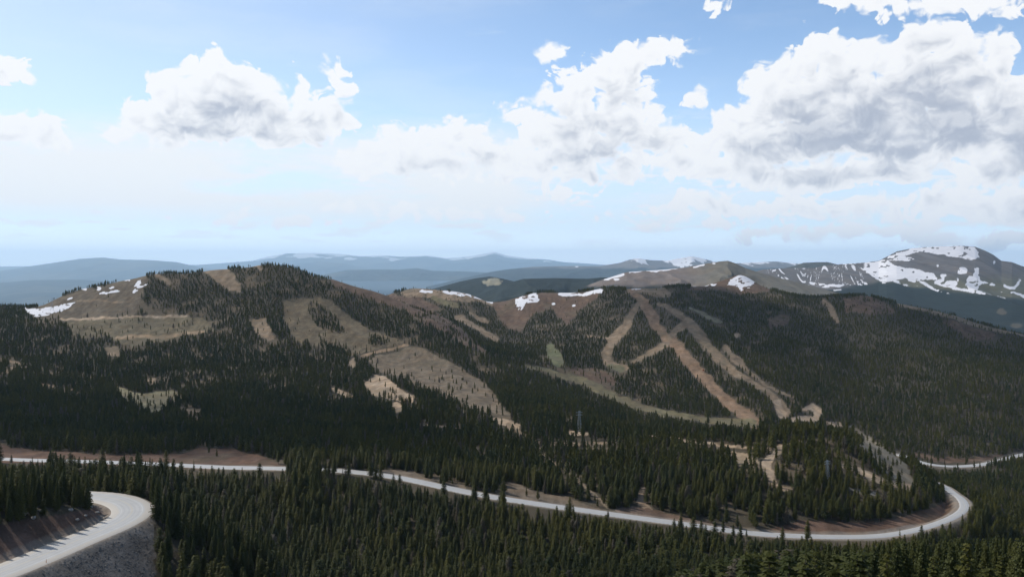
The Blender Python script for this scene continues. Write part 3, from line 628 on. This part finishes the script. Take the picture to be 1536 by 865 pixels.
# the 300 that show largest stand as things of their own
inv = (ppx > -10) & (ppx < 1546) & (ptop < 858) & (pts[:, 1] > 60)
score = np.where(inv, (np.minimum(ppy, 865) - np.maximum(ptop, 0)), -1)
pick = np.argsort(-score)[:300]
print('trees', len(pts), 'picked Y', pts[pick, 1].min(), pts[pick, 1].max(), 'score', score[pick].min(), score[pick].max())
NV = 7
protos = []
for v in range(NV):
    cv, ct = crown_hi(100+v, R0=[.15, .13, .17, .14, .16, .12, .18][v], base=[.05, .1, .04, .14, .07, .18, .05][v], levels=[44, 48, 40, 42, 46, 46, 40][v], full=.62, seg=.011, more=1.5)
    tv, tq = trunk_mesh('trunk', .0125, 100+v)
    protos.append((mesh_np('crown', cv, ct, [M_near], False, link=False), mesh_np('trunk', tv, tq, [M_bark], True, link=False)))
def region_label(px, py, Y, h, top):
    size = 'Tall' if h > 15 else ('Short' if h < 10.5 else 'Mid-height')
    return size
near_x = sorted(pick, key=lambda i: -score[i])
used = {}
def tree_label(i):
    x, t, Y = ppx[i], ptop[i], pts[i, 1]
    if x > 1150 and Y < 330:
        w = 'in the bottom right corner of the view' if x > 1465 else ('directly below the right bend of the long road' if x > 1385 else ('just left of the right road bend' if x > 1290 else 'below the brown bank of the long road'))
        return 'olive green foreground conifer ' + w, 'close foreground conifers ' + w
    if x > 850 and Y < 330: return 'olive green conifer in the foreground stand at bottom right of centre', 'conifers in the foreground stand right of centre'
    if x < 235: return 'dark green conifer near the bend of the pale near road at lower left', 'conifers round the near road bend'
    if x < 520: return 'dark green conifer in the dense forest right of the near road bend', 'conifers in the forest right of the near road bend'
    if x < 850: return 'dark green conifer in the dense forest at the bottom centre, below the long road', 'conifers in the forest at bottom centre'
    return 'dark green conifer in the stand on the near side of the long curving road', 'conifers on the near side of the long road'
pos_words = [(0.06, 'at the far left edge'), (.16, 'at left'), (.3, 'left of centre'), (.45, 'just left of centre'), (.55, 'at centre'), (.68, 'just right of centre'), (.8, 'right of centre'), (.93, 'at right'), (1.1, 'at the far right edge')]
rank = {i: k for k, i in enumerate(near_x)}
tops = sorted([i for i in pick if ppx[i] > 1150 and pts[i, 1] < 330], key=lambda i: ppx[i])
for n_, i in enumerate(near_x):
    i = int(i); v = int(rng.integers(NV)); cm, tm = protos[v]
    e = bpy.data.objects.new('conifer_tree', None); COL.objects.link(e); e.empty_display_size = 1
    e.location = pts[i]; w = float(rng.uniform(.9, 1.2)); e.scale = (hs[i]*w, hs[i]*w, hs[i]); e.rotation_euler = (rng.normal(0, .015), rng.normal(0, .015), rng.uniform(0, 6.28))
    lb, gp = tree_label(i); tag(e, lb, 'tree', gp)
    for nm, me in (('crown', cm), ('trunk', tm)):
        c = bpy.data.objects.new(nm, me); COL.objects.link(c); c.parent = e
mask = np.ones(len(pts), bool); mask[pick] = False
fp, fh = pts[mask], hs[mask]
# forest as one object: points with instanced conifers (several shapes, two levels of detail)
def forest_object(name, P, H, meshes, label):
    me = bpy.data.meshes.new(name); me.vertices.add(len(P)); me.vertices.foreach_set('co', P.astype(np.float32).ravel())
    a = me.attributes.new('height', 'FLOAT', 'POINT'); a.data.foreach_set('value', H.astype(np.float32))
    a = me.attributes.new('girth', 'FLOAT', 'POINT'); a.data.foreach_set('value', rng.uniform(1.0, 1.9, len(P)).astype(np.float32))
    a = me.attributes.new('turn', 'FLOAT', 'POINT'); a.data.foreach_set('value', rng.uniform(0, 6.28, len(P)).astype(np.float32))
    a = me.attributes.new('shape', 'INT', 'POINT'); a.data.foreach_set('value', meshes[1].astype(np.int32))
    o = bpy.data.objects.new(name, me); COL.objects.link(o); tag(o, label, 'forest', kind='stuff')
    ng = bpy.data.node_groups.new('forest_scatter', 'GeometryNodeTree')
    ng.interface.new_socket('Geometry', in_out='INPUT', socket_type='NodeSocketGeometry'); ng.interface.new_socket('Geometry', in_out='OUTPUT', socket_type='NodeSocketGeometry')
    N = ng.nodes; Lk = ng.links; gi = N.new('NodeGroupInput'); go = N.new('NodeGroupOutput')
    g2i = N.new('GeometryNodeGeometryToInstance')
    for ob in reversed(meshes[0]):
        oi = N.new('GeometryNodeObjectInfo'); oi.inputs['Object'].default_value = ob; oi.inputs['As Instance'].default_value = True; oi.transform_space = 'ORIGINAL'
        Lk.new(oi.outputs['Geometry'], g2i.inputs[0]) if False else None
        jn = oi
        meshes_nodes.append(oi)
    jg = N.new('GeometryNodeJoinGeometry')
    for oi in meshes_nodes[-len(meshes[0]):]: Lk.new(oi.outputs['Geometry'], jg.inputs[0])
    N.remove(g2i)
    def att(nm, ty):
        n = N.new('GeometryNodeInputNamedAttribute'); n.data_type = ty; n.inputs[0].default_value = nm; return n.outputs[0]
    h = att('height', 'FLOAT'); gth = att('girth', 'FLOAT'); tn = att('turn', 'FLOAT'); sp = att('shape', 'INT')
    mm = N.new('ShaderNodeMath'); mm.operation = 'MULTIPLY'; Lk.new(h, mm.inputs[0]); Lk.new(gth, mm.inputs[1])
    cs = N.new('ShaderNodeCombineXYZ'); Lk.new(mm.outputs[0], cs.inputs[0]); Lk.new(mm.outputs[0], cs.inputs[1]); Lk.new(h, cs.inputs[2])
    cr = N.new('ShaderNodeCombineXYZ'); Lk.new(tn, cr.inputs[2])
    m2p = N.new('GeometryNodeMeshToPoints'); Lk.new(gi.outputs[0], m2p.inputs[0])
    ip = N.new('GeometryNodeInstanceOnPoints'); Lk.new(m2p.outputs[0], ip.inputs['Points']); Lk.new(jg.outputs[0], ip.inputs['Instance'])
    ip.inputs['Pick Instance'].default_value = True; Lk.new(sp, ip.inputs['Instance Index']); Lk.new(cr.outputs[0], ip.inputs['Rotation']); Lk.new(cs.outputs[0], ip.inputs['Scale'])
    Lk.new(ip.outputs[0], go.inputs[0])
    md = o.modifiers.new('scatter', 'NODES'); md.node_group = ng
    return o
meshes_nodes = []
def one_tree(name, hi, v):
    if hi: cv, ct = crown_hi(200+v, R0=[.12,.15,.17,.19,.14][v], base=[.05,.1,.06,.16,.22][v], levels=26, full=1.0, pw=[.85,.78,.7,.5,.6][v])
    else: cv, ct = crown_lo(300+v, R0=[.12,.15,.17,.2,.15][v], base=[.05,.06,.06,.14,.2][v], pw=[.85,.8,.7,.5,.6][v])
    tv, tq = trunk_mesh('t', .013, v, 5, 3); 
    me = mesh_np(name, np.concatenate([cv, tv]), [ct, tq + len(cv)], [M_needle, M_bark], False, link=False)
    mi = np.zeros(len(me.polygons), np.int32); mi[len(ct):] = 1; me.polygons.foreach_set('material_index', mi)
    return bpy.data.objects.new(name, me)
src = [one_tree('conifer_source', True, v) for v in range(5)] + [one_tree('conifer_source', False, v) for v in range(5)]
lod = np.where(fp[:, 1] < 620, 0, 5)
shp = lod + rng.integers(0, 5, len(fp))
forest_object('forest', fp, fh, (src, shp), 'dense dark conifer forest covering the valley and mountain slopes')
# ------------------------------------------------------------------ boulders, posts, pylons
def boulder(loc, s, seed):
    r = np.random.default_rng(seed); import bmesh
    bm = bmesh.new(); bmesh.ops.create_icosphere(bm, subdivisions=2, radius=1)
    sc = r.uniform(.6, 1.3, 3)
    for v in bm.verts:
        n = v.co.normalized(); k = 1 + .22*math.sin(5*n.x+seed)*math.cos(4*n.y-seed) + r.normal(0, .05)
        v.co = v.co*k; v.co.x *= sc[0]; v.co.y *= sc[1]; v.co.z *= sc[2]*.7
    me = bpy.data.meshes.new('boulder'); bm.to_mesh(me); bm.free(); me.materials.append(M_rock)
    o = bpy.data.objects.new('boulder', me); COL.objects.link(o); o.location = loc; o.scale = (s, s, s); o.rotation_euler = (0, 0, r.uniform(0, 6)); return o
M_rock = simple('pale_rock', (.24, .225, .2), .9, nscale=2.0)
BS = [(74,741,1.6),(82,739,1.1),(33,762,1.9),(60,757,1.2),(106,756,1.1),(93,746,.8),(145,760,1.0),(116,771,.9),(18,757,1.0),(128,765,.8),(50,768,1.0),(136,748,.7)]
def onto(px, py, ylo, yhi):
    Ys = np.linspace(ylo, yhi, 800); z = sampleZ((px-CX)/F*Ys, Ys); p = HY - z/Ys*F
    k = np.argmin(np.abs(p - py)); return np.array([(px-CX)/F*Ys[k], Ys[k], z[k]])
ORD = ['leftmost', 'second from left', 'third from left', 'fourth from left', 'fifth from left', 'sixth from left', 'sixth from right', 'fifth from right', 'fourth from right', 'third from right', 'second from right', 'rightmost']
for n_, (x, y, s) in enumerate(sorted(BS)):
    o = boulder(onto(x, y+8, 285, 345), s*.85, 40+n_)
    tag(o, 'pale grey rock under the trees above the near road bank, ' + ORD[n_] + ' of twelve', 'rock', 'pale rocks above the near road bank')
# angular rubble of the fill slope as ground cover
def rubble():
    k = np.where(rockzone.ravel())[0]; k = k[(YY.ravel()[k] > 255) & (DR.ravel()[k] > 2.0)]
    if not len(k): return
    r = np.random.default_rng(3); ii = r.choice(k, 5200); Vs = []; Ts = []
    base = np.array([(1,0,0),(0,1,0),(-1,0,0),(0,-1,0),(0,0,1),(0,0,-.6)], float); tri = np.array([(0,1,4),(1,2,4),(2,3,4),(3,0,4),(1,0,5),(2,1,5),(3,2,5),(0,3,5)])
    for n_, q in enumerate(ii):
        x = XX.ravel()[q] + r.uniform(-.5, .5); y = YY.ravel()[q] + r.uniform(-.5, .5); s = min(.6, .11*(1 + r.pareto(2.2)))
        a = r.uniform(0, 6.28); m = base*r.uniform(.6, 1.3, (6, 1))*np.array([1, .7, .6])*s
        xx = m[:, 0]*math.cos(a) - m[:, 1]*math.sin(a); yy = m[:, 0]*math.sin(a) + m[:, 1]*math.cos(a)
        Vs.append(np.stack([xx+x, yy+y, m[:, 2] + float(sampleZ(x, y))], -1)); Ts.append(tri + 6*n_)
    o = mesh_np('rubble', np.concatenate(Vs), np.concatenate(Ts), [simple('grey_rubble', (.108, .098, .088), .95, nscale=.9, namp=.45)], False)
    tag(o, 'grey broken rock covering the fill slope below the near road', 'rubble', kind='stuff')
rubble()
# delineator posts
M_post = simple('orange_post_paint', (.55, .17, .05), .5); M_white = simple('white_reflector', (.8, .8, .78), .3); M_steel = simple('galvanised_steel', (.3, .33, .36), .5, .6)
def box(c, s):
    x, y, z = c; a, b, d = s[0]/2, s[1]/2, s[2]/2
    V = np.array([(x+i*a, y+j*b, z+k*d) for i in (-1, 1) for j in (-1, 1) for k in (-1, 1)])
    return V, np.array([(0,1,3,2),(4,6,7,5),(0,4,5,1),(2,3,7,6),(0,2,6,4),(1,5,7,3)])
def bar(a, b, w):
    a = np.array(a, float); b = np.array(b, float); d = b-a; d /= np.linalg.norm(d); u = np.cross(d, (0, 0, 1) if abs(d[2]) < .9 else (1, 0, 0)); u /= np.linalg.norm(u); v = np.cross(d, u)
    V = np.array([p + (i*u + j*v)*w/2 for p in (a, b) for i, j in ((-1,-1),(1,-1),(1,1),(-1,1))])
    return V, np.array([(0,3,2,1),(4,5,6,7),(0,1,5,4),(1,2,6,5),(2,3,7,6),(3,0,4,7)])
def joinvf(L_):
    Vs, Fs, n = [], [], 0
    for V, f in L_: Vs.append(V); Fs.append(f+n); n += len(V)
    return np.concatenate(Vs), np.concatenate(Fs)
def post(px, lab):
    k = np.argmin(np.abs(r1x[:120] - px) + 0*r1y[:120]); t = tangents(R1)[k]; n = np.array([t[1], -t[0]]); p = R1[k] + np.array([n[0]*6.6, n[1]*6.6, -.05])
    e = bpy.data.objects.new('roadside_post', None); COL.objects.link(e); e.location = p; tag(e, lab, 'post')
    V, f = joinvf([box((0,0,.6), (.14,.05,1.2)), box((0,0,.02), (.3,.3,.06))]); mesh_np('post', V, f, [M_post], False, e)
    V, f = box((0,-.04,1.0), (.1,.02,.2)); mesh_np('reflector', V, f, [M_white], False, e)
    return e
post(45, 'small orange marker post on the lower left verge of the near road')
post(205, 'small marker post on the outside of the near road bend')
def pylon(px, pyb, ylo, yhi, H, lab, arms=True, loc=None):
    p = onto(px, pyb, ylo, yhi) if loc is None else loc
    e = bpy.data.objects.new('lattice_pylon', None); COL.objects.link(e); e.location = p; e.rotation_euler = (0, 0, .3); tag(e, lab, 'pylon')
    b, t = H*.10, H*.028; B = []; lv = 7
    cs = [(-1,-1),(1,-1),(1,1),(-1,1)]
    def at(q, f): w = b + (t-b)*min(1, f*1.25); return (cs[q][0]*w, cs[q][1]*w, f*H)
    for q in range(4):
        B.append(bar((cs[q][0]*b, cs[q][1]*b, -1.5), at(q, 1), .11))
    legs = joinvf(B); mesh_np('lattice_leg', *legs, [M_steel], False, e)
    B = []
    for k in range(lv):
        f0, f1 = k/lv, (k+1)/lv
        for q in range(4):
            B += [bar(at(q, f0), at((q+1) % 4, f1), .05), bar(at((q+1) % 4, f0), at(q, f1), .05), bar(at(q, f1), at((q+1) % 4, f1), .05)]
    mesh_np('lattice_bracing', *joinvf(B), [M_steel], False, e)
    for f in (.82, .93):
        mesh_np('cross_arm', *joinvf([bar((-H*.16, 0, H*f), (H*.16, 0, H*f), .18), bar((-H*.16, 0, H*f), (0, 0, H*(f+.05)), .1), bar((H*.16, 0, H*f), (0, 0, H*(f+.05)), .1)]), [M_steel], False, e)
    return e
pylon(869, 650, 700, 1000, 21, 'slim grey lattice pylon rising above the forest beside the sandy track, centre right')
pylon(1241, 722, 560, 738, 15, 'pale grey lattice pylon among conifers on the near wooded knoll at right')
pylon(78, 466, 1500, 1760, 24, 'faint lattice pylon on the left ridge, dark against the blue hills')
mk = onto(1055, 557, 1300, 2000)
e = bpy.data.objects.new('orange_marker', None); COL.objects.link(e); e.location = mk; tag(e, 'small orange safety panel standing at the edge of the longest ski run', 'marker')
mesh_np('panel', *box((0,0,2.2), (3.0,.1,2.4)), [M_post], False, e)
for s in (-1.4, 1.4): mesh_np('leg', *box((s,.12,1.5), (.14,.14,3.6)), [M_steel], False, e)
# ------------------------------------------------------------------ haze
hv, hf = box((0, 39000, 174.5), (240000, 82000, 2451))
haze = mesh_np('haze', hv, hf, [], False); haze['kind'] = 'stuff'
m = bpy.data.materials.new('haze_air'); m.use_nodes = True; T = NT(m.node_tree); m.node_tree.nodes.clear()
pv = T.n('ShaderNodeVolumePrincipled', ins={'Color': (.58, .80, 1.0, 1), 'Density': 2.0e-5, 'Anisotropy': .25})
T.n('ShaderNodeOutputMaterial', ins={'Volume': pv.outputs[0]}); haze.data.materials.append(m)
haze['label'] = 'thin blue air haze between the near slopes and the far ranges'
# ------------------------------------------------------------------ clouds added overhead, out of view above the frame, to shade the slopes
cm = bpy.data.materials.new('shade_cloud_vapour'); cm.use_nodes = True; T = NT(cm.node_tree); cm.node_tree.nodes.clear()
T.n('ShaderNodeOutputMaterial', ins={'Volume': T.n('ShaderNodeVolumePrincipled', ins={'Color': (1, 1, 1, 1), 'Density': .009, 'Anisotropy': .5})})
import bmesh
def shade_cloud(cx, cy, h, ra, rb, th, seed):
    off = h*.966; x, y = cx - off*.883, cy + off*.469
    bm = bmesh.new(); bmesh.ops.create_icosphere(bm, subdivisions=5, radius=1)
    V = np.array([v.co[:] for v in bm.verts])
    k = 1 + .55*fbm(V[:, 0]*1.5+seed, V[:, 1]*1.5+V[:, 2], 4, seed) + .2*fbm(V[:, 0]*5, V[:, 1]*5+V[:, 2]*3, 3, seed+1)
    V = V*k[:, None]; V[:, 2] = np.where(V[:, 2] < 0, V[:, 2]*.35, V[:, 2])
    for v, c in zip(bm.verts, V): v.co = (c[0]*ra, c[1]*rb, c[2]*th)
    me = bpy.data.meshes.new('shade_cloud'); bm.to_mesh(me); bm.free(); me.materials.append(cm)
    o = bpy.data.objects.new('shade_cloud', me); COL.objects.link(o); o.location = (x, y, h); tag(o, kind='structure')
shade_cloud(1500, 2250, 1800, 820, 640, 260, 3)
shade_cloud(-520, 900, 1600, 330, 240, 120, 8)
shade_cloud(-10, 400, 1500, 130, 90, 60, 12)
shade_cloud(350, 1950, 1650, 240, 300, 120, 17)
# ------------------------------------------------------------------ sun and sky
SAZ, SEL = R(-62), R(46)       # azimuth from the view direction (negative = left), elevation
sd = bpy.data.lights.new('sun', 'SUN'); sd.energy = 4.2; sd.angle = R(.53); sd.color = (1, .955, .89)
so = bpy.data.objects.new('sun', sd); COL.objects.link(so)
so.rotation_euler = (R(90) - SEL, 0, -SAZ + math.pi)
import mathutils
dvec = mathutils.Vector((math.sin(SAZ)*math.cos(SEL), math.cos(SAZ)*math.cos(SEL), math.sin(SEL)))
so.rotation_euler = dvec.to_track_quat('Z', 'Y').to_euler()
W = bpy.data.worlds.new('World'); S.world = W; W.cycles.sampling_method = 'MANUAL'; W.cycles.sample_map_resolution = 64; W.use_nodes = True; wt = W.node_tree; wt.nodes.clear(); T = NT(wt)
sky = T.n('ShaderNodeTexSky', sky_type='NISHITA', sun_disc=False, sun_elevation=SEL, sun_rotation=SAZ, altitude=3000, air_density=1.0, dust_density=.6, ozone_density=1.0)
def ang(px, py):
    a = math.atan((px-CX)/F); return a, math.atan((HY-py)/F*math.cos(a))
CLOUDS = [  # px, py, rx, ry
 (328,104,30,28),(300,118,32,30),(355,118,34,32),(268,142,40,32),(238,128,20,18),(330,150,70,40),(385,150,38,34),(415,168,42,36),(443,158,22,36),(470,178,34,34),(503,120,15,26),(512,145,20,26),(505,172,24,32),(208,180,34,32),(235,186,50,34),(180,206,26,16),(300,188,90,34),(400,194,90,26),(250,212,60,12),
 (0,105,34,24),(34,108,20,16),(20,195,50,28),(60,200,38,30),(85,212,22,18),(-50,190,60,45),
 (592,212,30,22),(565,228,36,22),(535,242,30,18),(622,222,34,24),(684,198,30,24),(665,215,40,28),(712,212,34,26),(650,238,80,24),(735,228,50,28),(590,252,60,12),
 (1008,72,26,14),(975,82,34,22),(940,95,42,28),(905,112,42,28),(870,135,46,28),(838,152,40,22),(800,168,34,14),(765,172,22,9),(930,135,50,26),
 (812,208,40,26),(850,192,44,30),(895,180,40,28),(935,190,44,34),(975,198,40,34),(1003,205,24,30),(870,225,100,34),(790,240,60,20),(940,242,70,20),(850,260,110,12),
 (1046,150,18,16),(830,80,16,10),(1072,8,13,11),(757,157,8,6),
 (1245,82,40,30),(1218,95,34,28),(1175,112,40,28),(1150,128,34,28),(1275,100,30,28),(1320,92,40,30),(1350,82,34,30),(1378,65,36,32),(1412,54,38,28),(1438,78,40,34),(1490,74,32,30),(1498,100,24,34),(1470,110,40,40),
 (1130,165,34,24),(1105,180,34,28),(1090,205,40,28),(1060,220,34,26),(1035,235,36,18),(1200,150,70,46),(1290,150,90,54),(1390,130,90,54),(1240,200,110,50),(1350,200,120,50),(1150,215,80,40),(1440,190,90,54),(1520,160,60,44),(1540,200,60,60),(1100,250,90,24),(1220,262,120,24),(1340,250,90,24),(1500,252,80,26),
 (1390,6,110,14),(1320,-6,70,16),(1500,6,60,14),(1270,-4,30,8),
 (1055,304,44,18),(1090,312,40,14),(1020,320,40,8),(1140,318,44,11),(1200,306,36,16),(1235,316,36,12),(1290,312,60,20),(1340,322,40,12),(1430,302,60,24),(1480,312,60,22),(1545,310,70,30),(1200,349,80,8),(1350,345,100,12),(1480,360,90,14),
 (850,292,24,8),(1000,334,70,6),(560,312,40,5),(390,330,46,5),(680,322,60,6),
 (1700,160,140,80),(1900,240,160,60),(-220,150,110,60),(-400,250,150,50)]
# cloud field as a node group of the sky direction
cg = bpy.data.node_groups.new('cloud_field', 'ShaderNodeTree')
cg.interface.new_socket('P', in_out='INPUT', socket_type='NodeSocketVector'); cg.interface.new_socket('Field', in_out='OUTPUT', socket_type='NodeSocketFloat'); cg.interface.new_socket('Body', in_out='OUTPUT', socket_type='NodeSocketFloat')
G = NT(cg); gi = cg.nodes.new('NodeGroupInput'); go = cg.nodes.new('NodeGroupOutput')
P0 = gi.outputs[0]
# big lumps push the outline, small ones make the cauliflower edge
wn = G.n('ShaderNodeTexNoise', noise_dimensions='2D', ins={'Scale': 24.0, 'Detail': 2.0, 'Roughness': .5, 'Vector': P0}).outputs['Color']
P1 = G.v('MULTIPLY_ADD', G.v('SUBTRACT', wn, (.5, .5, .5)), (.020, .016, 0), P0)
acc = None
for px, py, rx, ry in CLOUDS:
    a, e_ = ang(px, py) if abs(px) < 1700 else ((px-CX)/F, (HY-py)/F)
    ca = math.cos(a) if abs(px) < 1700 else 1
    sx, sy = F/(rx*1.0)/(ca*ca), F/(ry*1.0)/ca
    d = G.v('LENGTH', G.v('MULTIPLY_ADD', P1, (sx, sy, 0), (-a*sx, -e_*sy, 0)))
    # keep the field in comparable units: distance from the outline in radians-ish
    dd = G.m('MULTIPLY_ADD', d, min(rx, ry)/F*1.0, -min(rx, ry)/F)
    acc = dd if acc is None else G.m('SMOOTH_MIN', acc, dd, .009)
vs = G.v('MULTIPLY', P0, (1, 1.25, 1))
v1 = G.n('ShaderNodeTexVoronoi', voronoi_dimensions='2D', feature='F1', ins={'Scale': 40.0, 'Detail': 2.0, 'Roughness': .5, 'Vector': G.v('MULTIPLY_ADD', G.v('SUBTRACT', wn, (.5,.5,.5)), (.05,.05,0), vs)}).outputs['Distance']
f1 = G.noise(vs, 40.0, 7, .6, dim='2D')
f = G.m('SUBTRACT', G.m('MULTIPLY', acc, -1.0), G.m('MULTIPLY', G.m('SUBTRACT', v1, .60), .0155))
f = G.m('ADD', f, G.m('MULTIPLY', G.m('SUBTRACT', f1, .36), .0165))
cg.links.new(f, go.inputs[0]); cg.links.new(G.m('MULTIPLY', acc, -1.0), go.inputs[1])
tc = T.n('ShaderNodeTexCoord').outputs['Generated']
sp = T.n('ShaderNodeSeparateXYZ', ins={0: tc}); X_, Y_, Z_ = sp.outputs
az = T.m('ARCTAN2', X_, Y_); el = T.m('ARCSINE', Z_)
P = T.n('ShaderNodeCombineXYZ', ins={0: az, 1: el, 2: 0.0}).outputs[0]
def field(off):
    n = wt.nodes.new('ShaderNodeGroup'); n.node_tree = cg
    wt.links.new(T.v('ADD', P, off) if off != (0, 0, 0) else P, n.inputs[0]); return n.outputs
c0, b0 = field((0, 0, 0)); c1, b1 = field((-.003, .0065, 0)); b2 = field((-.009, .032, 0))[1]
wisp = T.noise(T.v('MULTIPLY', P, (1, 1.4, 1)), 22.0, 3, .6, dim='2D')
soft = T.m('MULTIPLY_ADD', T.ss(wisp, .4, .75), .012, .0028)
alpha = T.m('DIVIDE', T.m('ADD', c0, .003), soft, clamp=True)
alpha = T.ss(alpha, 0.0, 1.0)
# thickness seen along the way to the sun
det = T.noise(T.v('MULTIPLY', P, (1, 1.6, 1)), 20.0, 6, .55, dim='2D')
dd_ = T.m('MULTIPLY', T.m('SUBTRACT', det, .5), .034)
thick = T.m('MULTIPLY_ADD', T.ss(T.m('ADD', b2, dd_), -.012, .030), .85, T.m('MULTIPLY', T.ss(b0, .0, .04), .15))
edge = T.ss(c0, .0, .016)
thick = T.m('MULTIPLY', thick, T.m('MULTIPLY_ADD', edge, .75, .25))
ridge = T.m('MULTIPLY', T.m('SUBTRACT', c0, c1), 22.0)      # small relief towards the sun
rim = T.m('MULTIPLY', T.m('SUBTRACT', 1.0, T.ss(c0, .002, .020)), .22)
lit = T.m('ADD', T.m('SUBTRACT', .84, T.m('MULTIPLY', thick, .56)), T.m('ADD', rim, T.m('MAXIMUM', T.m('MINIMUM', ridge, .20), -.15)), clamp=True)
CB = 9.2
ccol = T.mix(T.ss(lit, .05, .98), (CB*.47, CB*.52, CB*.63, 1), (CB*1.08, CB*1.09, CB*1.11, 1))
# thin high veil and the bright hazy band low in the sky
vn = T.noise(T.v('MULTIPLY', P, (1, 4.5, 1)), 3.2, 5, .6, dim='2D'); vn2 = T.noise(T.v('MULTIPLY', P, (1, 5, 1)), 15.0, 6, .62, dim='2D')
band = T.m('MULTIPLY', T.ss(el, .025, .075), T.m('SUBTRACT', 1.0, T.ss(el, .10, .19)))
leftn = T.m('SUBTRACT', 1.0, T.ss(az, -.45, .5))
glow = T.m('MULTIPLY', T.m('SUBTRACT', 1.0, T.ss(T.v('LENGTH', T.v('SUBTRACT', P, (SAZ, SEL, 0))), .25, 1.45)), .62)
flake = T.m('MULTIPLY', T.ss(vn2, .46, .66), T.m('MULTIPLY', T.ss(el, .012, .05), T.m('SUBTRACT', 1.0, T.ss(el, .10, .19))))
band = T.m('MULTIPLY', band, T.m('SUBTRACT', 1.0, T.m('MULTIPLY', T.ss(az, -.05, .32), .6)))
veil = T.m('ADD', T.m('MULTIPLY', band, T.m('MULTIPLY_ADD', T.ss(vn, .30, .54), .72, .35)), T.m('MULTIPLY', T.ss(vn2, .5, .8), T.m('MULTIPLY', leftn, .30)), clamp=True)
veil = T.m('MAXIMUM', veil, T.m('ADD', glow, T.m('MULTIPLY', T.ss(vn, .45, .75), .12)), clamp=True)
veil = T.m('MAXIMUM', veil, T.m('MULTIPLY', flake, .95))
base = T.mix(1.0, sky.outputs[0], (1.9, 1.92, 1.85, 1), 'MULTIPLY')
base = T.mix(T.m('MULTIPLY', T.m('SUBTRACT', 1.0, T.ss(el, .02, .27)), .7), base, (7.2, 9.1, 11.4, 1))
base = T.mix(T.m('SUBTRACT', 1.0, T.ss(el, .0, .055)), base, (14.0, 15.5, 17.5, 1))
c_ = T.mix(veil, base, (CB*1.03, CB*1.06, CB*1.09, 1))
c_ = T.mix(alpha, c_, ccol)
# low scattered flakes near the horizon
bg = T.n('ShaderNodeBackground', ins={'Color': c_, 'Strength': .10})
T.n('ShaderNodeOutputWorld', ins={'Surface': bg})
# ------------------------------------------------------------------ render settings
S.view_settings.view_transform = 'Standard'; S.view_settings.look = 'None'; S.view_settings.exposure = 0; S.view_settings.gamma = 1
S.render.engine = 'CYCLES'; S.cycles.max_bounces = 5; S.cycles.volume_bounces = 2; S.cycles.diffuse_bounces = 2; S.cycles.transmission_bounces = 3
